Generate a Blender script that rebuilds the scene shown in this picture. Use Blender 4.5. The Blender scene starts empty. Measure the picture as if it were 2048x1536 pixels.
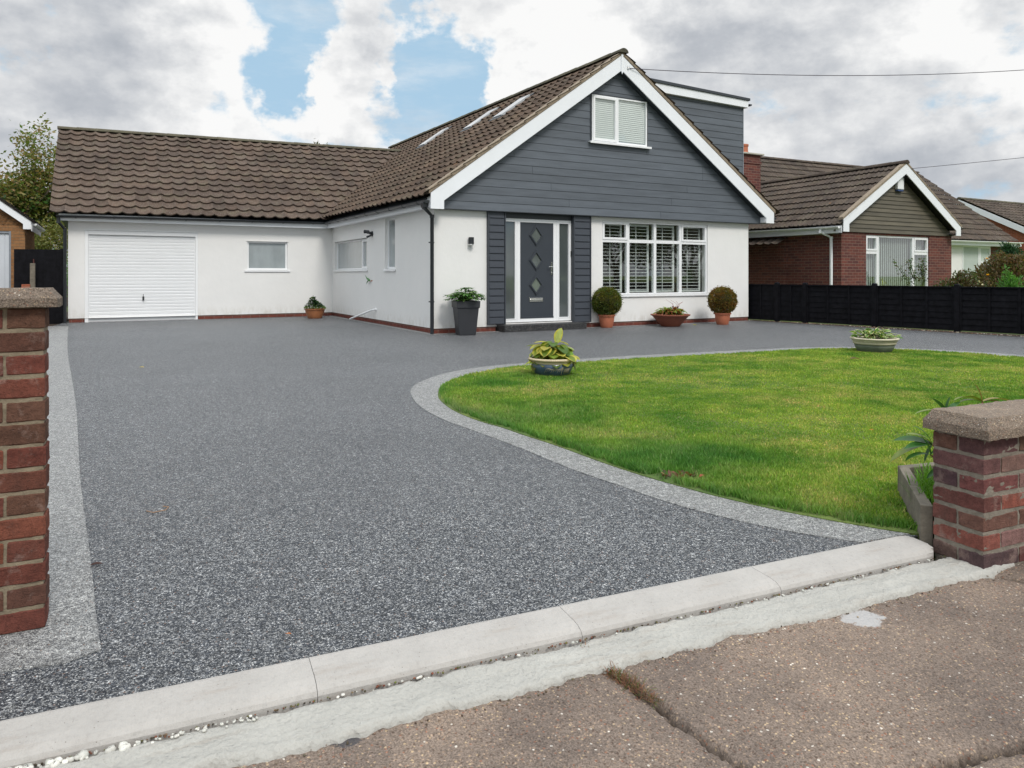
import bpy, bmesh, math, random
import numpy as np
from mathutils import Vector, Matrix
R=math.radians
random.seed(7); np.random.seed(7)
SC=bpy.context.scene; COL=SC.collection
# ------------------------------------------------------------------ camera
cd=bpy.data.cameras.new('camera'); cam=bpy.data.objects.new('camera',cd); COL.objects.link(cam)
cam.location=(0,0,1.13); cam.rotation_euler=(R(90),0,0)
cd.sensor_width=36; cd.lens=36*1466/2048; cd.shift_y=-218/2048; cd.clip_start=.05; cd.clip_end=2000
SC.camera=cam
SC.render.resolution_x=1024; SC.render.resolution_y=768
SC.view_settings.view_transform='Standard'; SC.view_settings.look='None'
SC.view_settings.exposure=0.0; SC.view_settings.gamma=1
# ------------------------------------------------------------------ node helpers
class NT:
    def __init__(s,nt): s.nt=nt; s.n=nt.nodes; s.l=nt.links
    def new(s,t,**k):
        x=s.n.new(t)
        for a,b in k.items(): setattr(x,a,b)
        return x
    def put(s,sock,v):
        if isinstance(v,bpy.types.NodeSocket): s.l.new(v,sock)
        elif v is not None:
            if sock.type=='RGBA' and not hasattr(v,'__len__'): v=(v,v,v,1)
            elif sock.type=='RGBA' and len(v)==3: v=(*v,1)
            sock.default_value=v
    def math(s,op,a,b=None,c=None,clamp=False):
        x=s.new('ShaderNodeMath',operation=op,use_clamp=clamp)
        s.put(x.inputs[0],a); s.put(x.inputs[1],b); s.put(x.inputs[2],c); return x.outputs[0]
    def vm(s,op,a,b=None,out=0):
        x=s.new('ShaderNodeVectorMath',operation=op)
        s.put(x.inputs[0],a); s.put(x.inputs[1],b); return x.outputs[out]
    def mix(s,f,a,b,bt='MIX'):
        x=s.new('ShaderNodeMix',data_type='RGBA',blend_type=bt)
        s.put(x.inputs[0],f); s.put(x.inputs[6],a); s.put(x.inputs[7],b); return x.outputs[2]
    def noise(s,v,scale,detail=4,rough=.55,dist=0,out=0):
        x=s.new('ShaderNodeTexNoise'); s.put(x.inputs['Vector'],v); x.inputs['Scale'].default_value=scale
        x.inputs['Detail'].default_value=detail; x.inputs['Roughness'].default_value=rough
        x.inputs['Distortion'].default_value=dist; return x.outputs[out]
    def vor(s,v,scale,feature='F1',out='Color',rnd=1):
        x=s.new('ShaderNodeTexVoronoi',feature=feature); s.put(x.inputs['Vector'],v)
        x.inputs['Scale'].default_value=scale
        x.inputs['Randomness'].default_value=rnd
        return x.outputs[out]
    def mr(s,v,a,b,c=0,d=1,smooth=False):
        x=s.new('ShaderNodeMapRange'); x.interpolation_type='SMOOTHSTEP' if smooth else 'LINEAR'
        for i,q in enumerate((v,a,b,c,d)): s.put(x.inputs[i],q)
        return x.outputs[0]
    def ramp(s,f,st,interp='LINEAR'):
        x=s.new('ShaderNodeValToRGB'); s.put(x.inputs[0],f); cr=x.color_ramp; cr.interpolation=interp
        while len(cr.elements)<len(st): cr.elements.new(.5)
        for e,(p,c) in zip(cr.elements,st): e.position=p; e.color=(*c,1) if len(c)==3 else c
        return x.outputs[0]
    def map(s,v,sc=(1,1,1),loc=(0,0,0),rot=(0,0,0)):
        x=s.new('ShaderNodeMapping'); s.put(x.inputs[0],v)
        x.inputs[1].default_value=loc; x.inputs[2].default_value=rot; x.inputs[3].default_value=sc; return x.outputs[0]
    def bump(s,h,dist,strength=1,normal=None):
        x=s.new('ShaderNodeBump'); s.put(x.inputs['Height'],h); x.inputs['Distance'].default_value=dist
        x.inputs['Strength'].default_value=strength; s.put(x.inputs['Normal'],normal); return x.outputs[0]
# ------------------------------------------------------------------ sun + sky
SUN_AZ=R(152)      # clockwise from +Y, seen from above
SUN_EL=R(48)
sd=bpy.data.lights.new('sun','SUN'); sd.energy=2.1; sd.angle=R(17); sd.color=(1,.95,.88)
sun=bpy.data.objects.new('sun',sd); COL.objects.link(sun)
sdir=Vector((math.sin(SUN_AZ)*math.cos(SUN_EL),math.cos(SUN_AZ)*math.cos(SUN_EL),math.sin(SUN_EL)))
sun.rotation_euler=sdir.to_track_quat('Z','Y').to_euler()
W=bpy.data.worlds.new('World'); SC.world=W; W.use_nodes=True
w=NT(W.node_tree); w.n.clear()
sky=w.new('ShaderNodeTexSky',sky_type='NISHITA'); sky.sun_disc=False; sky.sun_elevation=SUN_EL; sky.sun_rotation=SUN_AZ
sky.air_density=1.0; sky.dust_density=1.5; sky.ozone_density=1.4
tc=w.new('ShaderNodeTexCoord').outputs['Generated']
dirn=w.vm('NORMALIZE',tc)
wn=w.noise(dirn,5,6,.6,out=1); wn2=w.noise(dirn,18,5,.6,out=1)
def vscale(v,k):
    x=w.new('ShaderNodeVectorMath',operation='SCALE'); w.put(x.inputs[0],v); x.inputs['Scale'].default_value=k; return x.outputs[0]
warp=w.vm('ADD',dirn,vscale(w.vm('SUBTRACT',wn,(.5,.5,.5)),.24))
warp=w.vm('ADD',warp,vscale(w.vm('SUBTRACT',wn2,(.5,.5,.5)),.075))
def blob(az,el,r,wt):
    a=R(az);e=R(el); c=(math.sin(a)*math.cos(e),math.cos(a)*math.cos(e),math.sin(e))
    d=w.vm('DISTANCE',warp,c,out=1)
    return w.math('MULTIPLY',w.mr(d,0,R(r),1,0,True),wt)
def blobs(L,base):
    acc=base
    for b in L: acc=w.math('ADD',acc,blob(*b))
    return acc
stretch=w.map(dirn,(1,1,1.6))
n1=w.noise(stretch,3.4,10,.58)
nb=w.noise(stretch,8.5,9,.56); nbu=w.noise(w.map(dirn,(1,1,1.6),(.012,-.006,.042)),8.5,9,.56)
nc=w.noise(stretch,24,6,.6); ncu=w.noise(w.map(dirn,(1,1,1.6),(.006,-.004,.018)),24,6,.6)
#  azimuth, elevation, radius, weight (degrees): gaps in the cloud and cloud banks round the horizon
cov=blobs([(-18.5,19,6.5,-.62),(-17,13.5,4.5,-.50),(-13.5,9,4,-.3),(-5,14.5,7.5,-.8),(-7,19.5,4,-.4),(-10.5,20.5,3,-.35),(-8,9.5,4.5,-.35),(33,8,5,-.15),(-34,19,3,-.1),
           (-12.0,14.8,4.4,1.0),(-14,10.5,4.5,.5),(-7.5,11,3.5,.35),(-.5,14.6,4.6,.95),(-3,11,3,.3),(-10.5,18.3,3.2,.55),(-19,11,3.5,.5),
           (-27,17,12,.5),(9,19,14,.5),(22,17,16,.45),(-32,11,9,.3)],
           w.math('ADD',w.math('MULTIPLY',w.math('SUBTRACT',n1,.5),1.2),w.math('ADD',w.math('MULTIPLY',w.math('SUBTRACT',nb,.5),2.3),.64)))
alpha=w.mr(w.math('ADD',cov,w.math('MULTIPLY',w.math('SUBTRACT',nc,.5),.35)),.26,.64,0,1,True)
alpha=w.math('MAXIMUM',alpha,w.mr(w.noise(w.map(dirn,(1,1,3.5)),4,7,.65),.42,.80,0,.55,True))
n2=w.noise(w.map(dirn,(1,1,2.2),(3,1,2)),3.2,6,.5,.3)
relief=w.math('ADD',w.math('MULTIPLY',w.math('SUBTRACT',nb,nbu),1.35),w.math('MULTIPLY',w.math('SUBTRACT',nc,ncu),.40))
brt=blobs([(-12,15,5,.40),(-15,11,5,.35),(-21,13,8,.40),(-24,18,6,.15),(-1,14.5,5,.40),(5,20,8,.45),(12,19.5,5,.30),(-26,20,5,.1),(31,17.5,5,.35),(33,12,5,.35),(25,12,5,.2),(18,9,5,.12),
           (-33,14,9,-.30),(-31,17,5,-.1),(-19.5,20.5,2.5,-.15),(14,15,8,-.32),(22,16,7,-.25),(33,19.5,4.5,-.3),(27,6.5,7,-.30),(34,7.5,5,-.2),(-9.5,18.5,3.5,-.25),(2,15,2.5,-.2),(-13,9.5,3,-.25),(-8.5,11.5,3,-.22),(-2,11,3,-.2)],
          w.math('ADD',w.math('ADD',w.math('MULTIPLY',w.math('SUBTRACT',n2,.5),1.1),.60),relief))
edge=w.mr(cov,.45,1.1,.18,-.06)
brt=w.math('ADD',brt,edge)
fine=w.noise(w.map(dirn,(1,1,1.6)),30,6,.6)
brt=w.math('ADD',brt,w.math('MULTIPLY',w.math('SUBTRACT',fine,.5),.12))
ccol=w.ramp(brt,[(0,(4.3,4.6,5.05)),(.25,(5.2,5.45,5.85)),(.55,(7.0,7.15,7.35)),(.9,(9.6,9.6,9.55))])
bluesky=w.mix(.9,sky.outputs[0],(4.3,6.4,8.2))
col=w.mix(alpha,bluesky,ccol)
sep=w.new('ShaderNodeSeparateXYZ'); w.l.new(dirn,sep.inputs[0])
horiz=w.mr(sep.outputs[2],0,.12,.4,0,True)
col=w.mix(horiz,col,(8.4,8.9,9.3))
# the cloud deck gets brighter towards the zenith
up=w.mr(sep.outputs[2],.38,.9,1.0,2.3,True)
col=w.vm('MULTIPLY',col,up)
below=w.math('LESS_THAN',sep.outputs[2],-.002)
col=w.mix(below,col,(1.2,1.2,1.15))
bg=w.new('ShaderNodeBackground'); w.l.new(col,bg.inputs[0]); bg.inputs[1].default_value=.1
wo=w.new('ShaderNodeOutputWorld'); w.l.new(bg.outputs[0],wo.inputs[0])

# ------------------------------------------------------------------ frames and builders
K=Vector((-1.494,14.04,0)); ANG=R(29.053)
HM=Matrix.Translation(K)@Matrix.Rotation(ANG,4,'Z')     # street frame: a along the facades, b away from the road
def H(a,b,z=0): return HM@Vector((a,b,z))
KA=math.atan2(.405,.9143)
KM=Matrix.Translation((-1.2929,1.8509,0))@Matrix.Rotation(KA,4,'Z')   # kerb frame: x along the kerb, y towards the house
MW={}
def tag(o,label=None,cat=None,group=None,kind=None):
    if label: o['label']=label
    if cat: o['category']=cat
    if group: o['group']=group
    if kind: o['kind']=kind
    return o
def thing(name,M,label,cat,group=None):
    o=bpy.data.objects.new(name,None); COL.objects.link(o); o.empty_display_size=.2
    o.matrix_world=M; MW[o.name]=M.copy(); return tag(o,label,cat,group)
def at(x,y,z=0,rz=0): return Matrix.Translation((x,y,z))@Matrix.Rotation(rz,4,'Z')
def hat(a,b,z=0,rz=0): return at(*H(a,b,z),ANG+rz)
class MB:
    def __init__(s,M=None): s.v=[];s.f=[];s.c=[];s.m=[];s.M=M;s.cur=None;s.mi=0;s.has=False
    def add(s,vs,fs,col=None):
        n=len(s.v); s.v+= [tuple(v) for v in vs]
        if col is not None: s.has=True
        for f in fs: s.f.append(tuple(i+n for i in f)); s.c.append(col if col is not None else (1,1,1)); s.m.append(s.mi)
        return s
    def box(s,x0,x1,y0,y1,z0,z1,col=None):
        if x0>x1:x0,x1=x1,x0
        if y0>y1:y0,y1=y1,y0
        if z0>z1:z0,z1=z1,z0
        return s.add([(x0,y0,z0),(x1,y0,z0),(x1,y1,z0),(x0,y1,z0),(x0,y0,z1),(x1,y0,z1),(x1,y1,z1),(x0,y1,z1)],
              [(3,2,1,0),(4,5,6,7),(0,1,5,4),(1,2,6,5),(2,3,7,6),(3,0,4,7)],col)
    def prism(s,poly,d0,d1,axis='y',col=None):
        """polygon in the plane across axis, extruded d0..d1"""
        def P(p,d): return {'y':(p[0],d,p[1]),'x':(d,p[0],p[1]),'z':(p[0],p[1],d)}[axis]
        n=len(poly)
        return s.add([P(p,d0) for p in poly]+[P(p,d1) for p in poly],
              [tuple(range(n-1,-1,-1)),tuple(range(n,2*n))]+[(i,(i+1)%n,(i+1)%n+n,i+n) for i in range(n)],col)
    def tube(s,pts,r,n=8,col=None,cap=True):
        pts=[Vector(p) for p in pts]; rs=r if hasattr(r,'__len__') else [r]*len(pts)
        vs=[];u=None
        for i,p in enumerate(pts):
            d=(pts[min(i+1,len(pts)-1)]-pts[max(i-1,0)]).normalized()
            if u is None: u=d.orthogonal().normalized()
            u=(u-d*u.dot(d)); u=u.normalized() if u.length>1e-6 else d.orthogonal().normalized()
            t=d.cross(u)
            for k in range(n):
                a=2*math.pi*k/n; vs.append(p+(u*math.cos(a)+t*math.sin(a))*rs[i])
        fs=[(i*n+k,i*n+(k+1)%n,(i+1)*n+(k+1)%n,(i+1)*n+k) for i in range(len(pts)-1) for k in range(n)]
        if cap: fs+=[tuple(range(n-1,-1,-1)),tuple((len(pts)-1)*n+k for k in range(n))]
        return s.add(vs,fs,col)
    def lathe(s,prof,n=32,sx=1,sy=1,c=(0,0,0),sq=0,col=None):
        vs=[]
        for r,z in prof:
            for k in range(n):
                a=2*math.pi*k/n; ca,sa=math.cos(a),math.sin(a)
                q=1 if not sq else 1/(abs(ca)**sq+abs(sa)**sq)**(1/sq)
                vs.append((c[0]+r*q*ca*sx,c[1]+r*q*sa*sy,c[2]+z))
        m=len(prof)
        fs=[(i*n+k,i*n+(k+1)%n,(i+1)*n+(k+1)%n,(i+1)*n+k) for i in range(m-1) for k in range(n)]
        fs+=[tuple(range(n-1,-1,-1)),tuple((m-1)*n+k for k in range(n))]
        return s.add(vs,fs,col)
    def quad(s,a,b,c,d,col=None): return s.add([a,b,c,d],[(0,1,2,3)],col)
    def build(s,name,mat,parent=None,smooth=False,bevel=0,autos=None,origin=None):
        me=bpy.data.meshes.new(name)
        vs=s.v
        if s.M is not None:
            vs=[s.M@Vector(v) for v in vs]
            Mp=MW[parent.name] if parent is not None else (origin if origin is not None else None)
            if Mp is not None:
                I=Mp.inverted(); vs=[I@v for v in vs]
        me.from_pydata([tuple(v) for v in vs],[],s.f)
        if s.has:
            ca=me.color_attributes.new('Col','FLOAT_COLOR','CORNER')
            arr=[]
            for f,c in zip(s.f,s.c): arr+= [c[0],c[1],c[2],1.0]*len(f)
            ca.data.foreach_set('color',arr)
        mats=mat if isinstance(mat,(list,tuple)) else [mat]
        for q in mats: me.materials.append(q)
        if len(mats)>1: me.polygons.foreach_set('material_index',s.m)
        if smooth: me.polygons.foreach_set('use_smooth',[True]*len(me.polygons))
        o=bpy.data.objects.new(name,me); COL.objects.link(o)
        if parent is not None: o.parent=parent; MW[o.name]=MW[parent.name]
        elif origin is not None: o.matrix_world=origin; MW[o.name]=origin
        else: MW[o.name]=Matrix.Identity(4)
        if smooth and autos:
            try: me.set_sharp_from_angle(angle=R(autos))
            except Exception: pass
        if bevel:
            b=o.modifiers.new('b','BEVEL'); b.width=bevel; b.segments=2; b.limit_method='ANGLE'; b.angle_limit=R(40)
        return o
def hmb(): return MB(HM)
def struct(o): o['kind']='structure'; return o
# facade frames: u along the wall, z up, d outward
class FF:
    def __init__(s,pl,c): s.pl=pl; s.c=c      # pl 'b': wall facing the road (outward -b) at b=c ; 'a': wall facing left (outward -a) at a=c ; 'A': facing right
    def P(s,u,z,d):
        if s.pl=='b': return (u,s.c-d,z)
        if s.pl=='a': return (s.c-d,u,z)
        return (s.c+d,u,z)
    def box(s,mb,u0,u1,z0,z1,d0,d1,col=None):
        a=s.P(u0,z0,d0); b=s.P(u1,z1,d1); mb.box(a[0],b[0],a[1],b[1],a[2],b[2],col)
    def wall(s,mb,u0,u1,z0,z1,holes,depth):
        us=sorted({u0,u1,*[h[0] for h in holes],*[h[1] for h in holes]}); zs=sorted({z0,z1,*[h[2] for h in holes],*[h[3] for h in holes]})
        for i in range(len(us)-1):
            for j in range(len(zs)-1):
                cu=(us[i]+us[i+1])/2; cz=(zs[j]+zs[j+1])/2
                if any(h[0]<cu<h[1] and h[2]<cz<h[3] for h in holes): continue
                mb.quad(s.P(us[i],zs[j],0),s.P(us[i+1],zs[j],0),s.P(us[i+1],zs[j+1],0),s.P(us[i],zs[j+1],0))
        for h in holes:
            a,b,c,d=h
            for p,q in (((a,c),(b,c)),((b,c),(b,d)),((b,d),(a,d)),((a,d),(a,c))):
                mb.quad(s.P(*p,0),s.P(*q,0),s.P(*q,-depth),s.P(*p,-depth))

# ------------------------------------------------------------------ materials
def mat(name):
    m=bpy.data.materials.new(name); m.use_nodes=True; t=NT(m.node_tree); t.n.clear()
    p=t.new('ShaderNodeBsdfPrincipled'); o=t.new('ShaderNodeOutputMaterial'); t.l.new(p.outputs[0],o.inputs[0])
    t.p=p; t.obj=t.new('ShaderNodeTexCoord').outputs['Object']; t.out=o; t.m=m
    t.geo=t.new('ShaderNodeNewGeometry')
    return m,t
def plain(name,c,rough=.6,var=.08,scale=6,bump=0,bscale=200,metal=0,spec=.5,dirt=0,coat=0):
    m,t=mat(name); n=t.noise(t.obj,scale,5,.6)
    f=t.mr(n,.3,.7,1-var,1+var)
    x=t.new('ShaderNodeVectorMath',operation='SCALE'); x.inputs[0].default_value=c; t.l.new(f,x.inputs['Scale']); cc=x.outputs[0]
    if dirt:
        g=t.mr(t.noise(t.map(t.obj,(1,1,.35)),4,7,.7),.5,.72,0,dirt); cc=t.mix(g,cc,tuple(q*.55 for q in c))
    t.put(t.p.inputs['Base Color'],cc); t.p.inputs['Roughness'].default_value=rough; t.p.inputs['Metallic'].default_value=metal
    t.p.inputs['Specular IOR Level'].default_value=spec; t.p.inputs['Coat Weight'].default_value=coat
    if bump: t.put(t.p.inputs['Normal'],t.bump(t.noise(t.obj,bscale,4,.6),bump))
    return m
def attr(t):
    a=t.new('ShaderNodeAttribute'); a.attribute_name='Col'; return a.outputs['Color']
M={}
M['white']=plain('white_upvc',(.80,.81,.82),.30,.02,3)
M['whiteboard']=plain('white_fascia',(.78,.80,.83),.38,.03,2,dirt=.08)
M['steel']=plain('chrome',(.75,.74,.72),.15,.03,20,metal=1)
M['black']=plain('black_plastic',(.018,.021,.025),.35,.1,8)
M['dgrey']=plain('anthracite_trim',(.032,.038,.046),.45,.06,5)
M['blackwood']=plain('black_stained_timber',(.0065,.0065,.0085),.75,.5,9,bump=.002,bscale=60,spec=.12)
M['soil']=plain('soil',(.06,.042,.03),.95,.4,30,bump=.02,bscale=60)
M['garage']=plain('garage_door_paint',(.80,.81,.82),.4,.015,2)
M['oldpaint']=plain('pale_door_paint',(.55,.58,.62),.45,.04,3)
M['lead']=plain('lead_flashing',(.22,.24,.27),.5,.15,8)
M['mortar']=plain('verge_mortar',(.25,.20,.145),.9,.25,25,bump=.004,bscale=90,dirt=.5)
M['bark']=plain('bark',(.10,.075,.055),.95,.35,14,bump=.02,bscale=25)
M['stem']=plain('stem',(.10,.14,.04),.7,.2,20)
M['wire']=plain('cable_sheath',(.05,.04,.055),.6,.1,5)
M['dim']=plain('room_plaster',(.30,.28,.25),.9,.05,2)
M['shutter']=plain('shutter_paint',(.66,.69,.68),.45,.02,4)
M['cream_stone']=plain('stone',(.42,.40,.34),.9,.15,18,bump=.003)
M['sleeper']=plain('weathered_timber',(.15,.13,.10),.9,.3,12,bump=.004,bscale=50,dirt=.5)
M['redfence']=plain('red_brown_fence',(.07,.018,.014),.8,.2,10)
def render_mat():
    m,t=mat('painted_render'); n=t.noise(t.obj,1.3,6,.6); n2=t.noise(t.map(t.obj,(1.2,1.2,.18)),3,6,.65)
    c=t.mix(t.mr(n,.35,.7,0,.5),(.76,.755,.74),(.70,.70,.69))
    c=t.mix(t.mr(n2,.6,.85,0,.08),c,(.52,.51,.48))
    s=t.new('ShaderNodeSeparateXYZ'); t.l.new(t.obj,s.inputs[0])   # rain splash at the foot of the wall
    sp=t.math('MULTIPLY',t.mr(s.outputs[2],.40,.10,0,.38,True),t.mr(t.noise(t.map(t.obj,(1,1,.5)),9,6,.7),.42,.66))
    c=t.mix(sp,c,(.42,.38,.31))
    t.put(t.p.inputs['Base Color'],c); t.p.inputs['Roughness'].default_value=.85; t.p.inputs['Specular IOR Level'].default_value=.25
    b=t.bump(t.noise(t.obj,90,4,.6),.004,.6); b=t.bump(t.noise(t.obj,3,3),.02,.4,b)
    t.put(t.p.inputs['Normal'],b); return m
M['render']=render_mat()
def tile_mat(name,c1,c2,lichen=.35,orange=True):
    c1=tuple(q*.86 for q in c1); c2=tuple(q*.80 for q in c2)
    m,t=mat(name); tint=attr(t)
    n=t.noise(t.obj,7,7,.65); f=t.noise(t.obj,60,5,.7)
    c=t.mix(t.mr(n,.3,.7),c1,c2)
    c=t.vm('MULTIPLY',c,tint)
    c=t.mix(t.mr(f,.40,.72,0,.7),c,(.045,.037,.032))
    sp=t.noise(t.obj,38,6,.75); big=t.noise(t.obj,1.6,4,.6)
    k=t.math('MULTIPLY',t.mr(sp,.57,.64),t.mr(big,.35,.65,.35,1))
    c=t.mix(t.math('MULTIPLY',k,lichen),c,(.36,.35,.32))
    c=t.vm('MULTIPLY',c,t.ramp(t.noise(t.obj,.8,5,.65),[(.3,(.72,.72,.74)),(.7,(1.25,1.22,1.18))]))
    gr=t.mr(t.noise(t.obj,3.2,6,.7),.50,.72,0,.6); c=t.mix(gr,c,(.115,.105,.07))
    if orange:
        k2=t.math('MULTIPLY',t.mr(t.noise(t.obj,2.1,5,.6),.72,.78),t.mr(sp,.45,.6)); c=t.mix(k2,c,(.40,.17,.03))
    t.put(t.p.inputs['Base Color'],c); t.p.inputs['Roughness'].default_value=.93; t.p.inputs['Specular IOR Level'].default_value=.2
    t.put(t.p.inputs['Normal'],t.bump(f,.006,.8)); return m
M['tile']=tile_mat('concrete_roof_tiles',(.150,.106,.082),(.100,.073,.058),.7)
M['tile_main']=tile_mat('concrete_roof_tiles_warm',(.150,.102,.072),(.098,.070,.053),.15)
M['tile_n']=tile_mat('old_dark_roof_tiles',(.125,.094,.074),(.078,.062,.052),.6)
M['ridge']=tile_mat('mossy_ridge_tiles',(.15,.135,.10),(.11,.11,.07),.5)
def brick_mat(name,c1,c2,mortar,bw=.225,bh=.075,ms=.010,dark=(.05,.03,.03)):
    m,t=mat(name)
    s=t.new('ShaderNodeSeparateXYZ'); t.l.new(t.obj,s.inputs[0])
    cx=t.new('ShaderNodeCombineXYZ'); t.l.new(t.math('ADD',s.outputs[0],s.outputs[1]),cx.inputs[0]); t.l.new(s.outputs[2],cx.inputs[1])
    b=t.new('ShaderNodeTexBrick'); t.l.new(cx.outputs[0],b.inputs['Vector'])
    b.inputs['Scale'].default_value=1; b.inputs['Brick Width'].default_value=bw; b.inputs['Row Height'].default_value=bh
    b.inputs['Mortar Size'].default_value=ms/2; b.inputs['Mortar Smooth'].default_value=.1; b.inputs['Bias'].default_value=0
    t.put(b.inputs['Color1'],c1); t.put(b.inputs['Color2'],c2); t.put(b.inputs['Mortar'],mortar)
    n=t.noise(t.obj,16,6,.65); c=t.mix(t.mr(n,.42,.72,0,.6),b.outputs[0],dark)
    c=t.mix(b.outputs['Fac'],c,mortar)
    c=t.mix(t.mr(t.noise(t.obj,1.1,4),.4,.75,0,.3),c,tuple(q*.5 for q in c1))
    t.put(t.p.inputs['Base Color'],c); t.p.inputs['Roughness'].default_value=.9; t.p.inputs['Specular IOR Level'].default_value=.2
    inv=t.math('SUBTRACT',1,b.outputs['Fac']); t.put(t.p.inputs['Normal'],t.bump(inv,.006,1,t.bump(t.noise(t.obj,120,4),.003))); return m
M['brick_n']=brick_mat('multi_red_brick',(.195,.066,.050),(.105,.042,.040),(.26,.18,.14))
M['brick_buff']=brick_mat('buff_brick',(.36,.19,.085),(.27,.135,.06),(.22,.15,.09),bh=.075,dark=(.16,.08,.04))
M['brick_o']=brick_mat('orange_brick',(.36,.115,.06),(.27,.085,.05),(.33,.2,.14))
M['plinth']=brick_mat('plinth_brick',(.20,.058,.042),(.15,.05,.038),(.25,.17,.14))
def clad_mat(name,c,grain=True,var=.13):
    m,t=mat(name); tint=attr(t)
    n=t.noise(t.map(t.obj,(.6,.6,5)),2.2,6,.6)
    c0=t.mix(t.mr(n,.35,.7),c,tuple(q*(1-var*2) for q in c)); c0=t.vm('MULTIPLY',c0,tint)
    t.put(t.p.inputs['Base Color'],c0); t.p.inputs['Roughness'].default_value=.55
    t.put(t.p.inputs['Normal'],t.bump(t.noise(t.map(t.obj,(3,3,60)),9,4,.6),.0012,.8)); return m
M['clad']=clad_mat('slate_grey_cladding',(.105,.121,.143))
M['clad_dark']=clad_mat('anthracite_cladding',(.047,.055,.070),var=.05)
M['clad_brown']=clad_mat('weathered_brown_cladding',(.125,.108,.075),var=.2)
M['door']=plain('anthracite_door_skin',(.038,.045,.056),.38,.03,4,bump=.0006,bscale=40)
def resin(name,stops,bscale,big,k=1.0):
    m,t=mat(name); pos=t.obj
    def cells(sc):
        v=t.vor(pos,sc); q=t.new('ShaderNodeSeparateColor'); t.l.new(v,q.inputs[0]); return q
    s=cells(bscale); c=t.ramp(s.outputs[0],stops,'CONSTANT')
    c2=t.ramp(cells(bscale*.5).outputs[1],stops,'CONSTANT'); c=t.mix(.33,c,c2)
    d=t.vor(pos,bscale,out='Distance')
    c=t.mix(t.mr(d,.35,.75,0,.6),c,(.012,.013,.016))
    # clumps of paler and darker chips, at several sizes
    for sc,a in ((120,.40*k),(48,.30*k),(19,.17*k)):
        n=t.noise(pos,sc,2,.6); c=t.vm('MULTIPLY',c,t.ramp(n,[(.34,(1-a,)*3),(.66,(1+a*1.15,)*3)]))
    n=t.noise(pos,.45,5,.65); c=t.vm('MULTIPLY',c,t.ramp(n,[(.3,(1-big,)*3),(.7,(1+big,)*3)]))
    n=t.noise(t.map(pos,(1,.35,1),rot=(0,0,.45)),1.4,5,.7); c=t.vm('MULTIPLY',c,t.ramp(n,[(.35,(1,1,1)),(.75,(1-big*.9,1-big*.9,1-big*.8))]))
    c=t.mix(t.mr(cells(bscale*.8).outputs[1],.992,.993),c,(.20,.13,.10))
    t.put(t.p.inputs['Base Color'],c); t.p.inputs['Roughness'].default_value=.5; t.p.inputs['Specular IOR Level'].default_value=.4
    h=t.math('SUBTRACT',1,d); t.put(t.p.inputs['Normal'],t.bump(h,.0035,.9)); return m
M['resin']=resin('resin_bound_dark_gravel',[(0,(.013,.017,.024)),(.36,(.034,.040,.052)),(.56,(.090,.099,.112)),(.68,(.19,.195,.20)),(.80,(.40,.405,.40)),(.92,(.66,.66,.64))],275,.12)
M['resin_pale']=resin('resin_bound_silver_gravel',[(0,(.06,.063,.07)),(.16,(.16,.163,.168)),(.38,(.29,.29,.285)),(.60,(.44,.44,.425)),(.82,(.62,.62,.59))],300,.07,.75)
def concrete(name,c,ribs=False,dirt=.4):
    m,t=mat(name); n=t.noise(t.obj,5,7,.65); f=t.noise(t.obj,70,5,.7)
    cc=t.mix(t.mr(n,.35,.7,0,.55),c,tuple(q*.72 for q in c)); cc=t.mix(t.mr(f,.5,.8,0,.35),cc,tuple(q*.45 for q in c))
    st=t.noise(t.map(t.obj,(1,6,6)),3,6,.7); cc=t.mix(t.mr(st,.55,.75,0,dirt),cc,(.27,.215,.17))
    pit=t.vor(t.obj,60,out='Distance'); cc=t.mix(t.math('MULTIPLY',t.mr(pit,.10,.05),t.mr(n,.5,.6)),cc,(.09,.075,.06))
    t.put(t.p.inputs['Base Color'],cc); t.p.inputs['Roughness'].default_value=.9; t.p.inputs['Specular IOR Level'].default_value=.25
    b=t.bump(t.noise(t.obj,55,6,.7),.005 if ribs else .012,.8)
    if not ribs: b=t.bump(t.vor(t.obj,70,out='Distance'),.004,.8,b)
    if ribs:
        wv=t.new('ShaderNodeTexWave'); wv.bands_direction='X'; t.l.new(t.obj,wv.inputs[0]); wv.inputs['Scale'].default_value=42; b=t.bump(wv.outputs['Fac'],.0007,.35,b)
    t.put(t.p.inputs['Normal'],b); return m
M['kerb']=concrete('precast_kerb_concrete',(.425,.405,.38),True,.45)
M['haunch']=concrete('rough_white_concrete',(.45,.44,.405),False,.5)
M['coping']=concrete('coping_concrete',(.30,.26,.225),False,.5)
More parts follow.
